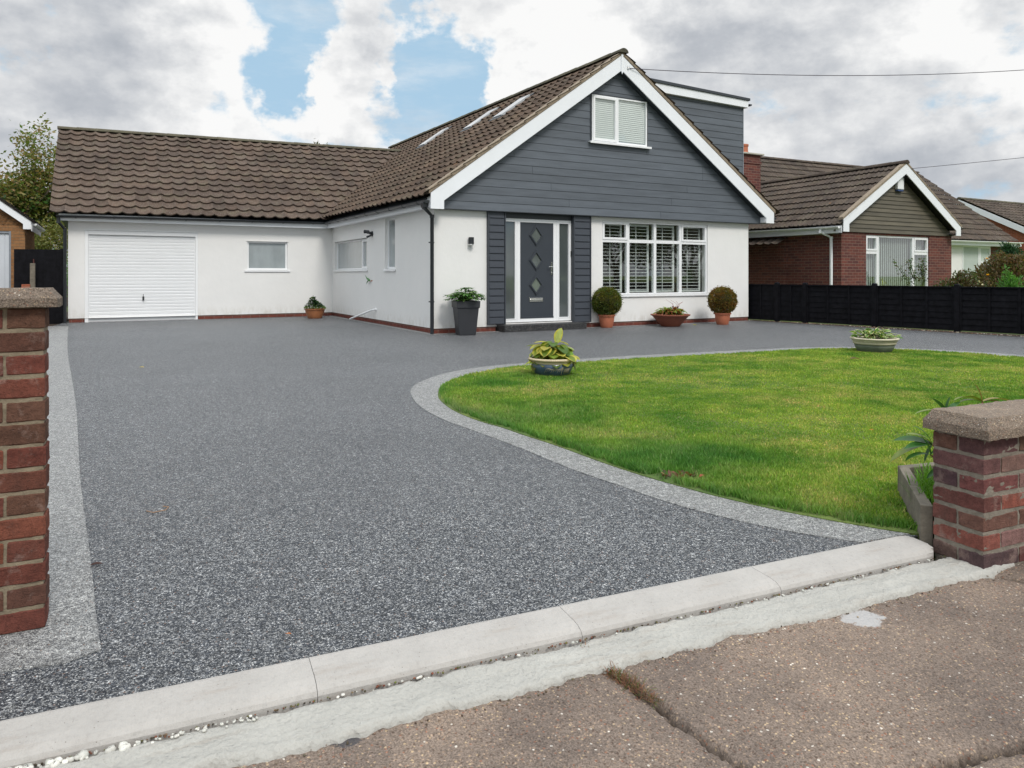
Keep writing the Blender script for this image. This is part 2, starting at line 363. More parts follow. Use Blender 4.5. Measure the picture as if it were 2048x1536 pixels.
def aggregate(name,base,b2,sc=105):
    m,t=mat(name)
    v=t.vor(t.obj,sc); s=t.new('ShaderNodeSeparateColor'); t.l.new(v,s.inputs[0]); d=t.vor(t.obj,sc,out='Distance')
    n=t.noise(t.obj,3,6,.65)
    bb=t.mix(t.mr(n,.3,.7),base,b2)
    st=t.ramp(s.outputs[0],[(0,(.09,.06,.045)),(.25,(.20,.145,.105)),(.5,(.30,.22,.16)),(.72,(.23,.11,.07)),(.84,(.40,.30,.19)),(.965,(.58,.54,.48))],'CONSTANT')
    k=t.math('MULTIPLY',t.mr(d,.42,.34),t.mr(s.outputs[1],.32,.36))
    c=t.mix(t.math('MULTIPLY',k,.8),bb,st)
    v2=t.vor(t.obj,260); s2=t.new('ShaderNodeSeparateColor'); t.l.new(v2,s2.inputs[0]); c=t.vm('MULTIPLY',c,t.ramp(s2.outputs[2],[(0,(.62,)*3),(1,(1.38,)*3)]))
    c=t.vm('MULTIPLY',c,t.ramp(t.noise(t.obj,1.3,7,.72),[(.32,(.66,.65,.66)),(.50,(1,.99,.98)),(.68,(1.30,1.27,1.22))]))
    t.put(t.p.inputs['Base Color'],c); t.p.inputs['Roughness'].default_value=.85; t.p.inputs['Specular IOR Level'].default_value=.3
    b=t.bump(t.math('SUBTRACT',1,d),.003,.8); b=t.bump(t.noise(t.obj,150,4,.7),.002,.8,b); b=t.bump(t.noise(t.obj,4,4),.02,.5,b); t.put(t.p.inputs['Normal'],b); return m
M['pavement']=aggregate('exposed_aggregate_concrete',(.195,.152,.122),(.135,.107,.090))
M['coping']=aggregate('weathered_aggregate_coping',(.215,.170,.130),(.150,.122,.098),165)
M['granite']=resin('dark_granite_chip',[(0,(.012,.012,.013)),(.45,(.03,.03,.03)),(.7,(.07,.07,.07)),(.9,(.16,.16,.155))],110,.05,.5)
def bricks_attr():   # clay with sand creases
    m,t=mat('fired_clay_brick'); tint=attr(t)
    n=t.noise(t.obj,22,7,.7); c=t.vm('MULTIPLY',tint,t.ramp(n,[(.25,(.50,.50,.52)),(.75,(1.35,1.32,1.3))]))
    sp=t.noise(t.obj,120,5,.75); c=t.mix(t.mr(sp,.54,.68,0,.65),c,(.045,.028,.024)); c=t.mix(t.mr(t.noise(t.map(t.obj,(1,1,.4)),5,6,.7),.5,.75,0,.55),c,(.10,.065,.05))
    pale=t.math('MULTIPLY',t.mr(t.noise(t.obj,9,6,.7),.55,.66),.5); c=t.mix(pale,c,(.36,.26,.22))
    t.put(t.p.inputs['Base Color'],c); t.p.inputs['Roughness'].default_value=.9; t.p.inputs['Specular IOR Level'].default_value=.2
    b=t.bump(t.noise(t.obj,170,5,.75),.007,1); b=t.bump(t.noise(t.obj,34,6,.75),.010,.8,b); t.put(t.p.inputs['Normal'],b); return m
M['clay']=bricks_attr()
M['bed']=plain('wall_mortar',(.215,.175,.12),.95,.2,20,bump=.005,bscale=120,dirt=.5)
M['terracotta']=plain('terracotta',(.42,.135,.07),.75,.12,10,dirt=.2)
M['terracotta_br']=plain('terracotta_brown',(.24,.075,.042),.7,.12,10,dirt=.2)
M['terracotta_gl']=plain('glazed_brown_clay',(.33,.13,.055),.35,.2,6)
M['planter']=plain('anthracite_planter',(.028,.030,.035),.5,.08,6)
def glass(name,tint=(1,1,1),refl=1.0,base=None,rough=0):
    m,t=mat(name); t.n.remove(t.p)
    gl=t.new('ShaderNodeBsdfGlossy'); gl.inputs['Roughness'].default_value=rough; gl.inputs['Color'].default_value=(1,1,1,1)
    fr=t.new('ShaderNodeFresnel'); t.put(fr.inputs['IOR'],t.mr(t.geo.outputs['Backfacing'],0,1,1.52,1/1.52))
    f=t.math('MULTIPLY',fr.outputs[0],1.9*refl,clamp=True)
    if base is None:
        tr=t.new('ShaderNodeBsdfTransparent'); tr.inputs['Color'].default_value=(*tint,1); b=tr.outputs[0]
    else:
        df=t.new('ShaderNodeBsdfDiffuse'); c=t.mix(t.mr(t.noise(t.map(t.obj,(1,1,.5)),2.5,4),.3,.7),base,tuple(q*.72 for q in base)); t.put(df.inputs['Color'],c); b=df.outputs[0]
    mx=t.new('ShaderNodeMixShader'); t.l.new(f,mx.inputs[0]); t.l.new(b,mx.inputs[1]); t.l.new(gl.outputs[0],mx.inputs[2]); t.l.new(mx.outputs[0],t.out.inputs[0]); return m
M['glass']=glass('window_glass',(.92,.95,.93),1.35)
M['frost']=glass('obscured_glass',base=(.32,.36,.37),refl=.9,rough=.12)
M['frost_dark']=glass('obscured_dark_glass',base=(.085,.10,.10),refl=1.1,rough=.05)
M['frost_door']=glass('leaded_glass',base=(.14,.16,.155),refl=1.6,rough=.04)
def leafmat(name,trans=.35,rough=.5,spot=0):
    m,t=mat(name); tint=attr(t)
    c=t.vm('MULTIPLY',tint,t.ramp(t.noise(t.obj,30,4),[(.25,(.75,.78,.75)),(.75,(1.25,1.22,1.2))]))
    t.put(t.p.inputs['Base Color'],c); t.p.inputs['Roughness'].default_value=rough; t.p.inputs['Specular IOR Level'].default_value=.35
    tr=t.new('ShaderNodeBsdfTranslucent'); t.put(tr.inputs['Color'],t.vm('MULTIPLY',c,(1.5,1.6,.9)))
    mx=t.new('ShaderNodeMixShader'); mx.inputs[0].default_value=trans
    t.l.new(t.p.outputs[0],mx.inputs[1]); t.l.new(tr.outputs[0],mx.inputs[2]); t.l.new(mx.outputs[0],t.out.inputs[0]); return m
M['leaf']=leafmat('leaves'); M['leaf_gloss']=leafmat('glossy_leaves',.2,.3)
def grass_mat():
    m,t=mat('grass_blades'); tint=attr(t)
    pos=t.geo.outputs['Position']
    n=t.noise(pos,.55,5,.65); n2=t.noise(pos,2.6,5,.65)
    c=t.mix(t.mr(t.math('ADD',t.math('MULTIPLY',n,.5),t.math('MULTIPLY',n2,.5)),.40,.60,0,1),(.085,.205,.024),(.285,.390,.055))
    dry=t.math('MULTIPLY',t.mr(t.noise(pos,1.1,6,.7),.50,.62),t.mr(t.noise(pos,9,4,.7),.4,.6,.3,1)); c=t.mix(t.math('MULTIPLY',dry,.7),c,(.40,.36,.13))
    c=t.vm('MULTIPLY',c,tint)
    t.put(t.p.inputs['Base Color'],c); t.p.inputs['Roughness'].default_value=.6; t.p.inputs['Specular IOR Level'].default_value=.25
    tr=t.new('ShaderNodeBsdfTranslucent'); t.put(tr.inputs['Color'],t.vm('MULTIPLY',c,(1.3,1.4,.8)))
    mx=t.new('ShaderNodeMixShader'); mx.inputs[0].default_value=.35
    t.l.new(t.p.outputs[0],mx.inputs[1]); t.l.new(tr.outputs[0],mx.inputs[2]); t.l.new(mx.outputs[0],t.out.inputs[0]); return m
M['grass']=grass_mat()
def turf_mat():
    m,t=mat('turf'); c=t.mix(t.mr(t.noise(t.obj,.8,6,.65),.35,.65),(.06,.12,.02),(.15,.20,.038)); c=t.mix(t.mr(t.noise(t.obj,40,4,.7),.5,.7,0,.7),c,(.06,.05,.03))
    t.put(t.p.inputs['Base Color'],c); t.p.inputs['Roughness'].default_value=.95; t.put(t.p.inputs['Normal'],t.bump(t.noise(t.obj,60,4),.02)); return m
M['turf']=turf_mat()
def vary(c,k=.2): 
    f=1+random.uniform(-k,k); return tuple(max(0,q*f*(1+random.uniform(-k/3,k/3))) for q in c)
# SECTION: SETTING
from mathutils import noise as mn
ID=Matrix.Identity(4); KI=KM.inverted()
def kp(x,y,z=0): return KM@Vector((x,y,z))
def smoothpts(P,n=6):
    out=[]
    for i in range(len(P)-1):
        p0=P[max(i-1,0)];p1=P[i];p2=P[i+1];p3=P[min(i+2,len(P)-1)]
        for k in range(n):
            t=k/n
            out.append(tuple(.5*((2*p1[j])+(-p0[j]+p2[j])*t+(2*p0[j]-5*p1[j]+4*p2[j]-p3[j])*t*t+(-p0[j]+3*p1[j]-3*p2[j]+p3[j])*t**3) for j in (0,1)))
    out.append(P[-1]); return out
def sheet(name,poly,z,m):
    from mathutils.geometry import tessellate_polygon as tp
    vs=[Vector((p[0],p[1],z)) for p in poly]; fs=[]
    for a,b,c in tp([vs]): fs.append((a,b,c) if (vs[b]-vs[a]).cross(vs[c]-vs[a]).z>0 else (a,c,b))
    n=len(vs); vs+=[v-Vector((0,0,.03)) for v in vs[:n]]; fs+=[(i,(i+1)%n,(i+1)%n+n,i+n) for i in range(n)]
    me=bpy.data.meshes.new(name); me.from_pydata([tuple(v) for v in vs],[],fs); me.materials.append(m)
    o=bpy.data.objects.new(name,me); COL.objects.link(o); return struct(o)
g=MB(); g.quad((-600,-300,-.12),(600,-300,-.12),(600,900,-.12),(-600,900,-.12)); struct(g.build('ground',M['turf']))
LAWN_IN=[(6.96,9.96),(6.66,10.36),(6.3,10.75),(5.85,11.0),(5.39,11.14),(4.9,11.14),(4.4,11.02),(3.64,10.70),(2.85,10.35),(2.13,10.04),(1.44,9.74),(.95,9.48),(.2,9.1),(-.03,8.93),(-.24,8.67),(-.44,8.35),(-.59,8.05),(-.67,7.76),(-.72,7.42),(-.71,7.05),(-.67,6.7),(-.59,6.39),(-.49,6.1),(-.36,5.83),(-.22,5.6),(-.07,5.4),(.07,5.17),(.23,4.93),(.37,4.7),(.5,4.47),(.63,4.26),(.76,4.07),(.88,3.92),(1.02,3.75),(1.18,3.59),(1.33,3.46),(1.49,3.34),(1.61,3.26),(1.73,3.19)]
BAND_OUT=[(7.35,10.15),(6.95,10.6),(6.5,11.02),(6.0,11.3),(5.45,11.45),(4.9,11.46),(4.4,11.37),(3.75,11.12),(2.99,10.8),(2.22,10.47),(1.5,10.15),(.9,9.82),(.29,9.46),(-.03,9.27),(-.33,9.02),(-.6,8.7),(-.79,8.35),(-.9,8.01),(-.98,7.65),(-1.0,7.3),(-.96,6.96),(-.89,6.63),(-.79,6.3),(-.66,5.97),(-.49,5.64),(-.29,5.33),(-.1,5.03),(.07,4.75),(.21,4.5),(.34,4.27),(.46,4.09),(.58,3.92),(.72,3.71),(.86,3.54),(.99,3.41),(1.12,3.3),(1.25,3.21),(1.37,3.14),(1.47,3.09)]
ext_in=[(11.1,7.45),(10.5,7.8),(9.6,8.3),(8.1,9.2)]; ext_out=[(11.6,7.75),(10.8,8.15),(9.95,8.6),(8.45,9.5)]
li=smoothpts(ext_in+LAWN_IN,5); bo=smoothpts(ext_out+BAND_OUT,5)
kin=lambda x,y=-.0: tuple(kp(x,y))[:2]
# drive: everything from kerb to house and fence
sheet('driveway',[kin(-6,-.02),kin(3.4,-.02),kin(3.5,.22),kin(15.5,.22),(13.3,8.5),(9.75,13.35),(5.95,18.5),(5.2,19.2),(-3,24),(-12.5,22),(-9.95,15.7),(-1.9,2.5),(-6,1.2)],0,M['resin'])
sheet('driveway_border',bo+li[::-1],.004,M['resin_pale'])
L=smoothpts([(-9.75,16.1),(-6.7,11.05),(-3.95,6.63),(-2.44,4.14),(-1.703,2.958),(-1.36,2.40),(-1.237,2.209)],5)+[(-1.30,2.13),(-1.474,2.08),(-2.4,1.68),(-4.5,.75)]
Lo=[(-4.7,1.35),(-2.55,2.15),(-1.75,2.55),(-2.1,2.98),(-3.0,4.35),(-10.2,16.1)]
sheet('driveway_border',L+Lo,.004,M['resin_pale'])
# thin pale edging against the house walls
hp=lambda a,b: tuple(H(a,b))[:2]
sheet('driveway_border',[hp(-.13,-.13),hp(8.5,-.13),hp(8.5,.02),hp(.0,.02),hp(.0,7.25),hp(-.13,7.07)],.004,M['resin_pale'])
sheet('soil_strip',[(5.72,18.35),(9.28,13.42),(13.0,8.3),(13.25,8.5),(9.75,13.6),(5.95,18.6)],.006,M['soil'])
lawn_poly=li+[(1.80,3.17),tuple(kp(3.55,.22))[:2],tuple(kp(13.4,.22))[:2]]
sheet('lawn',lawn_poly,.008,M['turf'])
# neighbour's garden ground beyond the fence and beyond the left wall
sheet('garden_ground',[(6.0,18.75),(9.85,13.62),(13.45,8.6),(60,30),(60,60),(6,60)],-.03,M['turf'])
sheet('path',[(-2.2,2.3),(-10.2,15.9),(-12.4,22.5),(-30,30),(-30,2.3)],-.03,M['soil'])
# --- pavement with its cracks
cr=[[(.19,2.33),(.26,2.235),(.33,2.15),(.355,2.10),(.397,2.03),(.43,1.97),(.467,1.91),(.52,1.82),(.567,1.74),(.66,1.55),(.8,1.2),(.95,.6)],
    [(.60,1.45),(.80,1.63),(.95,1.745),(1.13,1.80),(1.30,1.86),(1.7,2.02),(2.3,2.25),(3.2,2.6)],[(1.84,2.90),(1.93,2.87),(2.03,2.80),(2.2,2.72),(2.6,2.6),(3.6,2.3)]]
crk=[np.array([tuple(KI@Vector((*p,0)))[:2] for p in c]) for c in cr]
def pavement():
    xs=np.arange(-2.2,4.6,.0125); ys=np.arange(-2.3,-.15,.0125); X,Y=np.meshgrid(xs,ys); 
    D=np.full(X.shape,9.)
    wx=np.array([mn.noise((x*7,0,3)) for x in xs])*.02; wy=np.array([mn.noise((0,y*9,5)) for y in ys])*.02
    rr=np.random.normal(0,.003,X.shape)
    for c in crk:
        for i in range(len(c)-1):
            a=c[i];b=c[i+1];ab=b-a; px=X+wy[:,None]-a[0]; py=Y+wx[None,:]-a[1]
            t=np.clip((px*ab[0]+py*ab[1])/(ab@ab),0,1); D=np.minimum(D,np.hypot(px-t*ab[0],py-t*ab[1]))
    wid=.006+.004*np.array([[mn.noise((x*5,y*5,1)) for x in xs[::8]] for y in ys[::8]]).repeat(8,0).repeat(8,1)[:X.shape[0],:X.shape[1]]
    k=np.clip(1-(D+rr-wid*.5)/.010,0,1)
    Z=-.05-.028*k+np.random.normal(0,.0012,X.shape)
    Z-= .012*np.clip(1-D/.10,0,1)**2
    n=X.size; co=np.stack([X,Y,Z],-1).reshape(-1,3).astype(np.float32)
    r,c=X.shape; idx=np.arange(n).reshape(r,c); q=np.stack([idx[:-1,:-1],idx[:-1,1:],idx[1:,1:],idx[1:,:-1]],-1).reshape(-1)
    me=bpy.data.meshes.new('pavement'); me.vertices.add(n); me.vertices.foreach_set('co',co.ravel()); nf=len(q)//4
    me.loops.add(len(q)); me.loops.foreach_set('vertex_index',q.astype(np.int32)); me.polygons.add(nf); me.polygons.foreach_set('loop_start',np.arange(nf)*4)
    me.update(); me.validate()
    ca=me.color_attributes.new('Crack','FLOAT_COLOR','POINT'); kk=k.ravel(); ca.data.foreach_set('color',np.stack([kk,kk,kk,np.ones(n)],-1).ravel())
    me.polygons.foreach_set('use_smooth',[True]*nf)
    me.materials.append(M['pavement']); o=bpy.data.objects.new('pavement',me); COL.objects.link(o); o.matrix_world=KM; struct(o)
t=NT(M['pavement'].node_tree); pn=[x for x in t.n if x.type=='BSDF_PRINCIPLED'][0]; bc=pn.inputs['Base Color'].links[0].from_socket
a=t.new('ShaderNodeAttribute'); a.attribute_name='Crack'; 
tob=t.new('ShaderNodeTexCoord').outputs['Object']
def patch(c,r,col,bcin,seed):
    p=tuple(KI@Vector((*c,-.05)))
    d=t.vm('DISTANCE',t.vm('ADD',t.map(tob,(1,1.5,1),(0,-p[1]*.5,0)),(0,0,0)),p,out=1)
    nz=t.noise(tob,16,6,.75); e=t.math('ADD',d,t.math('MULTIPLY',t.math('SUBTRACT',nz,.5),r*2.2))
    return t.mix(t.mr(e,r,r*.8,0,.75),bcin,col)
bc=patch((1.20,2.52),.085,(.42,.42,.42),bc,1); bc=patch((-.42,1.855),.045,(.035,.04,.05),bc,2); bc=patch((-.50,1.955),.02,(.035,.04,.05),bc,3)
t.put(pn.inputs['Base Color'],t.mix(t.mr(a.outputs['Fac'],0,.8,0,.9),bc,(.028,.020,.014)))
pavement()
g=MB(KM); z=-.06
for x0,x1,y0,y1 in ((-14,-2.2,-6,-.15),(4.5,22,-6,-.15),(-2.2,4.5,-6,-2.28)): g.quad((x0,y0,z),(x1,y0,z),(x1,y1,z),(x0,y1,z))
struct(g.build('pavement',M['pavement'],None,origin=KM))
g=MB(KM); g.quad((-40,-14,-.10),(60,-14,-.10),(60,-6.1,-.10),(-40,-6.1,-.10)); struct(g.build('road',plain('asphalt',(.055,.055,.057),.9,.15,20,bump=.004),None,origin=KM))
# --- concrete haunching beside the kerb
def haunch():
    bm=bmesh.new(); nx=520; ny=22; V=[]
    x0,x1=-2.6,3.50
    for i in range(nx+1):
        x=x0+(x1-x0)*i/nx
        yo=-.345+.030*mn.noise((x*2.2,3,0))+.022*mn.noise((x*9,5,0))+.012*mn.noise((x*30,7,0))
        if x>3.2: yo=-.36+(x-3.2)*.1
        yi=-.176-.010*abs(mn.noise((x*14,1,0)))-.006*abs(mn.noise((x*50,1,0))); row=[]
        for j in range(ny+1):
            s=j/ny; y=yi+(yo-yi)*s
            z=-.030+.004*mn.noise((x*8,y*8,2))+.0035*mn.noise((x*40,y*40,4))+.002*mn.noise((x*90,y*90,1))
            z+=.007*mn.noise((x*3,y*22,7))+.004*mn.noise((x*22,y*22,9))-.003*abs(mn.noise((x*130,y*130,3))); z-=.022*max(0,(s-.86)/.14)**1.5+.006*max(0,.1-s)*10
            if j==ny: z=-.075
            row.append(bm.verts.new((x,y,z)))
        V.append(row)
    for i in range(nx):
        for j in range(ny): bm.faces.new((V[i][j],V[i][j+1],V[i+1][j+1],V[i+1][j]))
    bmesh.ops.recalc_face_normals(bm,faces=bm.faces)
    me=bpy.data.meshes.new('haunching'); bm.to_mesh(me); bm.free(); me.polygons.foreach_set('use_smooth',[True]*len(me.polygons)); me.materials.append(M['haunch'])
    o=bpy.data.objects.new('kerb_haunching',me); COL.objects.link(o); o.matrix_world=KM; struct(o)
haunch()
# --- kerb stones
kprof=[(0,.004),(-.012,.006),(-.11,.002),(-.140,-.003),(-.158,-.013),(-.165,-.024),(-.166,-.08),(0,-.08)]
joints=[-4.0,-3.07,-2.15,-1.22,-.30+.0,.62,1.535,2.45,3.42]
jw=[KI@Vector(p) for p in ((-.52,1.98,0),(.2317,2.3267,0),(.9919,2.6633,0))]
joints=[jw[0].x-.84*3,jw[0].x-.84*2,jw[0].x-.84,jw[0].x,jw[1].x,jw[2].x,3.30]
_k=['pale dropped kerb stone at the far left, running out of the photo','','pale ribbed dropped kerb stone nearest the left brick pier, with white pebbles along it','','','dropped kerb stone with the rounded end beside the right brick wall']
_l=['pale dropped kerb stone left of the frame edge','pale dropped kerb stone cut off by the left edge of the photo','ribbed pale kerb stone below the left brick pier, pebbles along its front','second kerb stone from the left, below the middle of the drive','third kerb stone from the left, joined just left of the last one','right-hand kerb stone with rounded end, beside the right brick wall']
labs=['pale dropped kerb stone left of the frame edge','pale dropped kerb stone left of the frame edge','ribbed pale kerb stone at the lower left, white pebbles along its front','pale kerb stone between the ribbed stone and the next joint to its right','pale kerb stone directly left of the rounded end stone','rounded end kerb stone nearest the right brick wall']
for i in range(1,len(joints)-1):
    x0,x1=joints[i]+.0008,joints[i+1]-.0008
    if i==1: x0=joints[0]
    gm=MB(KM); n=1 if i<len(joints)-2 else 1
    if i<len(joints)-2: gm.prism([(p[0],p[1]) for p in kprof],x0,x1,'x')
    else:
        xs=[x0,x1-.09,x1-.05,x1-.02,x1]; sh=[0,0,.012,.035,.075]   # rounded end
        vs=[]; 
        for x,s in zip(xs,sh):
            for y,zz in kprof: vs.append((x,max(min(y,0),-.166+s) if y<-.05 else y,zz-(s*.12 if zz>-.05 else 0)))
        m_=len(kprof); gm.add(vs,[tuple(range(m_))]+[(q*m_+k,q*m_+(k+1)%m_,(q+1)*m_+(k+1)%m_,(q+1)*m_+k) for q in range(len(xs)-1) for k in range(m_)]+[tuple((len(xs)-1)*m_+k for k in range(m_-1,-1,-1))])
    o=gm.build('kerb_stone',M['kerb'],None,origin=KM@Matrix.Translation((x0,0,-.08)))
    tag(o,labs[i],'kerb stone','dropped kerb stones across the drive')
# --- roof and window builders
def pant(x,amp): 
    x=x+.11*math.sin(2*math.pi*x); return amp*(.5+.5*math.cos(2*math.pi*x))
def tiles(e0,e1,r0,r1,nt,nc,amp=.036,th=.038,sub=8,tv=.22):
    e0,e1,r0,r1=map(Vector,(e0,e1,r0,r1)); n=(e1-e0).cross(r0-e0).normalized()
    if n.z<0: n=-n
    mb=hmb(); P=lambda s,t:(e0.lerp(e1,s)).lerp(r0.lerp(r1,s),t)
    for k in range(nc):
        t0=k/nc; t1=min((k+1)/nc+.10/nc,1.0)
        for j in range(nt):
            c=1+random.uniform(-tv,tv); c2=1+random.uniform(-.04,.04); col=(c,c*c2,c*c2*c2); dz=random.uniform(-.003,.004); dt=random.uniform(-.03,.03)/nc
            vs=[]
            for i in range(sub+1):
                s=(j+i/sub)/nt; w_=pant(i/sub,amp)
                lo=P(s,t0+dt); hi=P(s,t1)
                vs+=[lo+n*(w_+th+dz),hi+n*(w_*.92+.001+dz*.3),lo+n*(w_+th*.42+dz)]
            fs=[]
            for i in range(sub): a=i*3;b=a+3; fs+=[(a,b,b+1,a+1),(a+2,b+2,b,a)]
            mb.add(vs,fs,col)
    return mb
def ridge(p0,p1,r=.12,seg=.45):
    p0,p1=Vector(p0),Vector(p1); L=(p1-p0).length; d=(p1-p0)/L; side=d.cross(Vector((0,0,1))).normalized(); up=side.cross(d)
    mb=hmb(); n=max(1,round(L/seg))
    for i in range(n):
        c=1+random.uniform(-.15,.15); a=p0+d*(L*i/n); b=p0+d*(L*(i+1)/n+.015); rr=r*(1+random.uniform(-.04,.04)); vs=[]
        for p,q in ((a,rr),(b,rr*.95)):
            for k in range(9):
                an=math.pi*(k/8); vs.append(p+side*math.cos(an)*q+up*(math.sin(an)*q*.82-.055))
        fs=[(k,k+1,k+10,k+9) for k in range(8)]+[tuple(range(9)),tuple(range(17,8,-1))]
        mb.add(vs,fs,(c,c,c))
    return mb
def ring(mb,F,u0,u1,z0,z1,w_,d0,d1):
    F.box(mb,u0,u0+w_,z0,z1,d0,d1); F.box(mb,u1-w_,u1,z0,z1,d0,d1); F.box(mb,u0+w_,u1-w_,z0,z0+w_,d0,d1); F.box(mb,u0+w_,u1-w_,z1-w_,z1,d0,d1)
def window(par,F,cells,glassm,sill=None,rec=.05,w_=.032,label=None,fm='white',blind=None):
    """cells: (u0,u1,z0,z1,opens) ; frame face sits rec behind the wall face"""
    fr=hmb(); gl=hmb()
    for u0,u1,z0,z1,op in cells:
        ring(fr,F,u0,u1,z0,z1,w_,-rec-.06,-rec)
        i=w_
        if op: ring(fr,F,u0+w_*.7,u1-w_*.7,z0+w_*.7,z1-w_*.7,.048,-rec-.05,-rec+.014); i=w_*.7+.048
        gl.quad(F.P(u0+i-.005,z0+i-.005,-rec-.028),F.P(u1-i+.005,z0+i-.005,-rec-.028),F.P(u1-i+.005,z1-i+.005,-rec-.028),F.P(u0+i-.005,z1-i+.005,-rec-.028))
    o=fr.build('window',M[fm],par,bevel=.003)
    if label: o['label']=label
    gl.build('glass',glassm,o)
    if sill:
        s=hmb(); F.box(s,sill[0],sill[1],sill[2]-.025,sill[2],-rec-.02,sill[3]); F.box(s,sill[0],sill[1],sill[2]-.045,sill[2]-.025,sill[3]-.012,sill[3]); s.build('sill',M['white'],o,bevel=.003)
    return o
def gutter(p0,p1,r=.055):
    p0,p1=Vector(p0),Vector(p1); d=(p1-p0).normalized(); side=d.cross(Vector((0,0,1))).normalized(); mb=hmb(); vs=[]
    for p in (p0,p1):
        for rr in (r,r-.006):
            for k in range(9):
                an=math.pi+math.pi*k/8; vs.append(p+side*math.cos(an)*rr+Vector((0,0,1))*math.sin(an)*rr)
    fs=[(k,k+1,k+19,k+18) for k in range(8)]+[(k+10,k+9,k+27,k+28) for k in range(8)]+[(0,9,27,18),(8,26,35,17)]+[tuple(range(9)),tuple(range(26,17,-1))]
    mb.add(vs,fs); 
    L=(p1-p0).length; n=int(L/.9)
    for i in range(n+1):
        c=p0+d*(L*(i+.5)/(n+1)); vs=[]
        for q in (-.02,.02):
            for k in range(9):
                an=math.pi+math.pi*k/8; vs.append(c+d*q+side*math.cos(an)*(r+.007)+Vector((0,0,1))*math.sin(an)*(r+.007))
        mb.add(vs,[(k,k+1,k+10,k+9) for k in range(8)]+[tuple(range(9)),tuple(range(17,8,-1))])
    return mb
# ================================================================== the white house
house=thing('white_house',hat(0,0),'white rendered chalet bungalow with grey clad gable, front door and garage wing','house')
FB=FF('b',0); FS=FF('a',0); FG=FF('b',7.2); BAY=(3.96,7.04,.69,2.32); DOORH=(1.50,3.20,.15,2.41)
m_=hmb()
FB.wall(m_,0,8.39,.10,2.42,[BAY,DOORH],.20)
FS.wall(m_,0,7.2,.10,2.46,[(4.10,6.92,1.25,2.03),(2.16,2.81,1.24,2.40)],.14)
FG.wall(m_,-6.27,0,.10,2.46,[(-5.93,-3.44,.10,2.20),(-2.24,-1.21,1.25,2.02)],.12)
m_.quad((8.39,0,.1),(8.39,14,.1),(8.39,14,2.5),(8.39,0,2.5)); m_.quad((-6.27,7.2,.1),(-6.27,13.6,.1),(-6.27,13.6,2.46),(-6.27,7.2,2.46))
m_.quad((8.39,14,.1),(0,14,.1),(0,14,2.5),(8.39,14,2.5)); m_.quad((0,13.6,.1),(-6.27,13.6,.1),(-6.27,13.6,2.46),(0,13.6,2.46))
m_.add([(-6.27,7.2,2.46),(-6.27,13.6,2.46),(-6.27,10.7,5.1)],[(0,1,2)]); m_.add([(0,14,2.5),(8.39,14,2.5),(4.3,14,5.9)],[(0,1,2)])
m_.build('wall',M['render'],house)
m_=hmb()
for q in ((0,1.34,.018,.2,.13),(3.32,8.39,.018,.2,.10),(.018,.2,.2,7.2,.10),(-6.25,-5.94,7.218,7.4,.10),(-3.43,.018,7.218,7.4,.10),(8.2,8.372,.2,13,.1)):
    m_=hmb(); m_.box(q[0],q[1],q[2],q[3],-.05,q[4]); m_.build('plinth',M['plinth'],house)
# roof: deck, tile slopes, ridge
SL=.724; SR=.686; AP=(4.28,5.905)
zl=lambda a,b=0: 2.62+SL*(a+.27)+.0107*b
m_=hmb(); m_.prism([(-.25,2.56),(4.26,5.83),(8.98,2.56)],-.10,14.2,'y'); deck=m_.build('roof',M['dgrey'],house)
tiles((-.29,-.33,2.60),(-.29,14.2,2.74),(4.27,-.33,5.90),(4.27,14.35,6.05),48,17,amp=.040,th=.042).build('roof_tiles',M['tile_main'],deck,smooth=True,autos=35)
tiles((9.10,-.33,2.62),(9.10,14.2,2.74),(4.29,-.33,5.90),(4.29,14.35,6.05),48,17,amp=.040,th=.042).build('roof_tiles',M['tile_main'],deck,smooth=True,autos=35)
ridge((4.28,-.36,5.985),(4.28,14.4,6.14)).build('ridge_tiles',M['ridge'],deck,smooth=True,autos=40)
m_=hmb(); m_.prism([(6.98,2.55),(10.7,5.06),(13.7,2.55)],-6.5,3.2,'x'); deck2=m_.build('roof',M['dgrey'],house); deck2['label']='lower brown tiled roof over the garage wing'
tiles((-6.62,6.86,2.55),(3.7,6.86,2.66),(-6.62,10.7,5.13),(3.7,10.7,5.33),35,14,amp=.048,th=.046).build('roof_tiles',M['tile'],deck2,smooth=True,autos=35)
tiles((-6.62,14.0,2.6),(3.7,14.0,2.6),(-6.62,10.7,5.13),(3.7,10.7,5.33),35,12,amp=.038).build('roof_tiles',M['tile'],deck2,smooth=True,autos=35)
ridge((-6.65,10.7,5.20),(3.4,10.7,5.38),.11).build('ridge_tiles',M['ridge'],deck2,smooth=True,autos=40)
# bargeboards
def barge(name,a0,a1,zt0,zt1,b0,b1,h,foot,par,mt,soff=None,sb=0):
    """board in plane b0..b1 from foot (a0,zt0) to apex (a1,zt1); foot: (width, bottom z)"""
    s=1 if a1>a0 else -1; sl=(zt1-zt0)/(a1-a0); m=hmb(); zi=lambda a: zt0+sl*(a-a0)-h
    fa=a0+s*foot[0]
    m.prism([(a0,zt0),(a0,foot[1]),(fa,foot[1]),(fa,zi(fa)),(a1,zt1-h),(a1,zt1)],b0,b1,'y'); o=m.build(name,M[mt],par,bevel=.002)
    if soff:
        m=hmb(); m.prism([(fa,zi(fa)+.03),(fa,zi(fa)+.008),(a1,zt1-h+.008),(a1,zt1-h+.03)],b1,sb,'y'); m.prism([(a0+s*.02,foot[1]+.05),(a0+s*.02,foot[1]+.02),(fa-s*.001,foot[1]+.02),(fa-s*.001,foot[1]+.05)],b1,sb,'y'); m.build('soffit',M[soff],o)
    return o
b1=barge('bargeboard',-.19,4.262,2.67,5.885,-.30,-.275,.33,(.27,2.372),house,'whiteboard','dgrey',-.02)
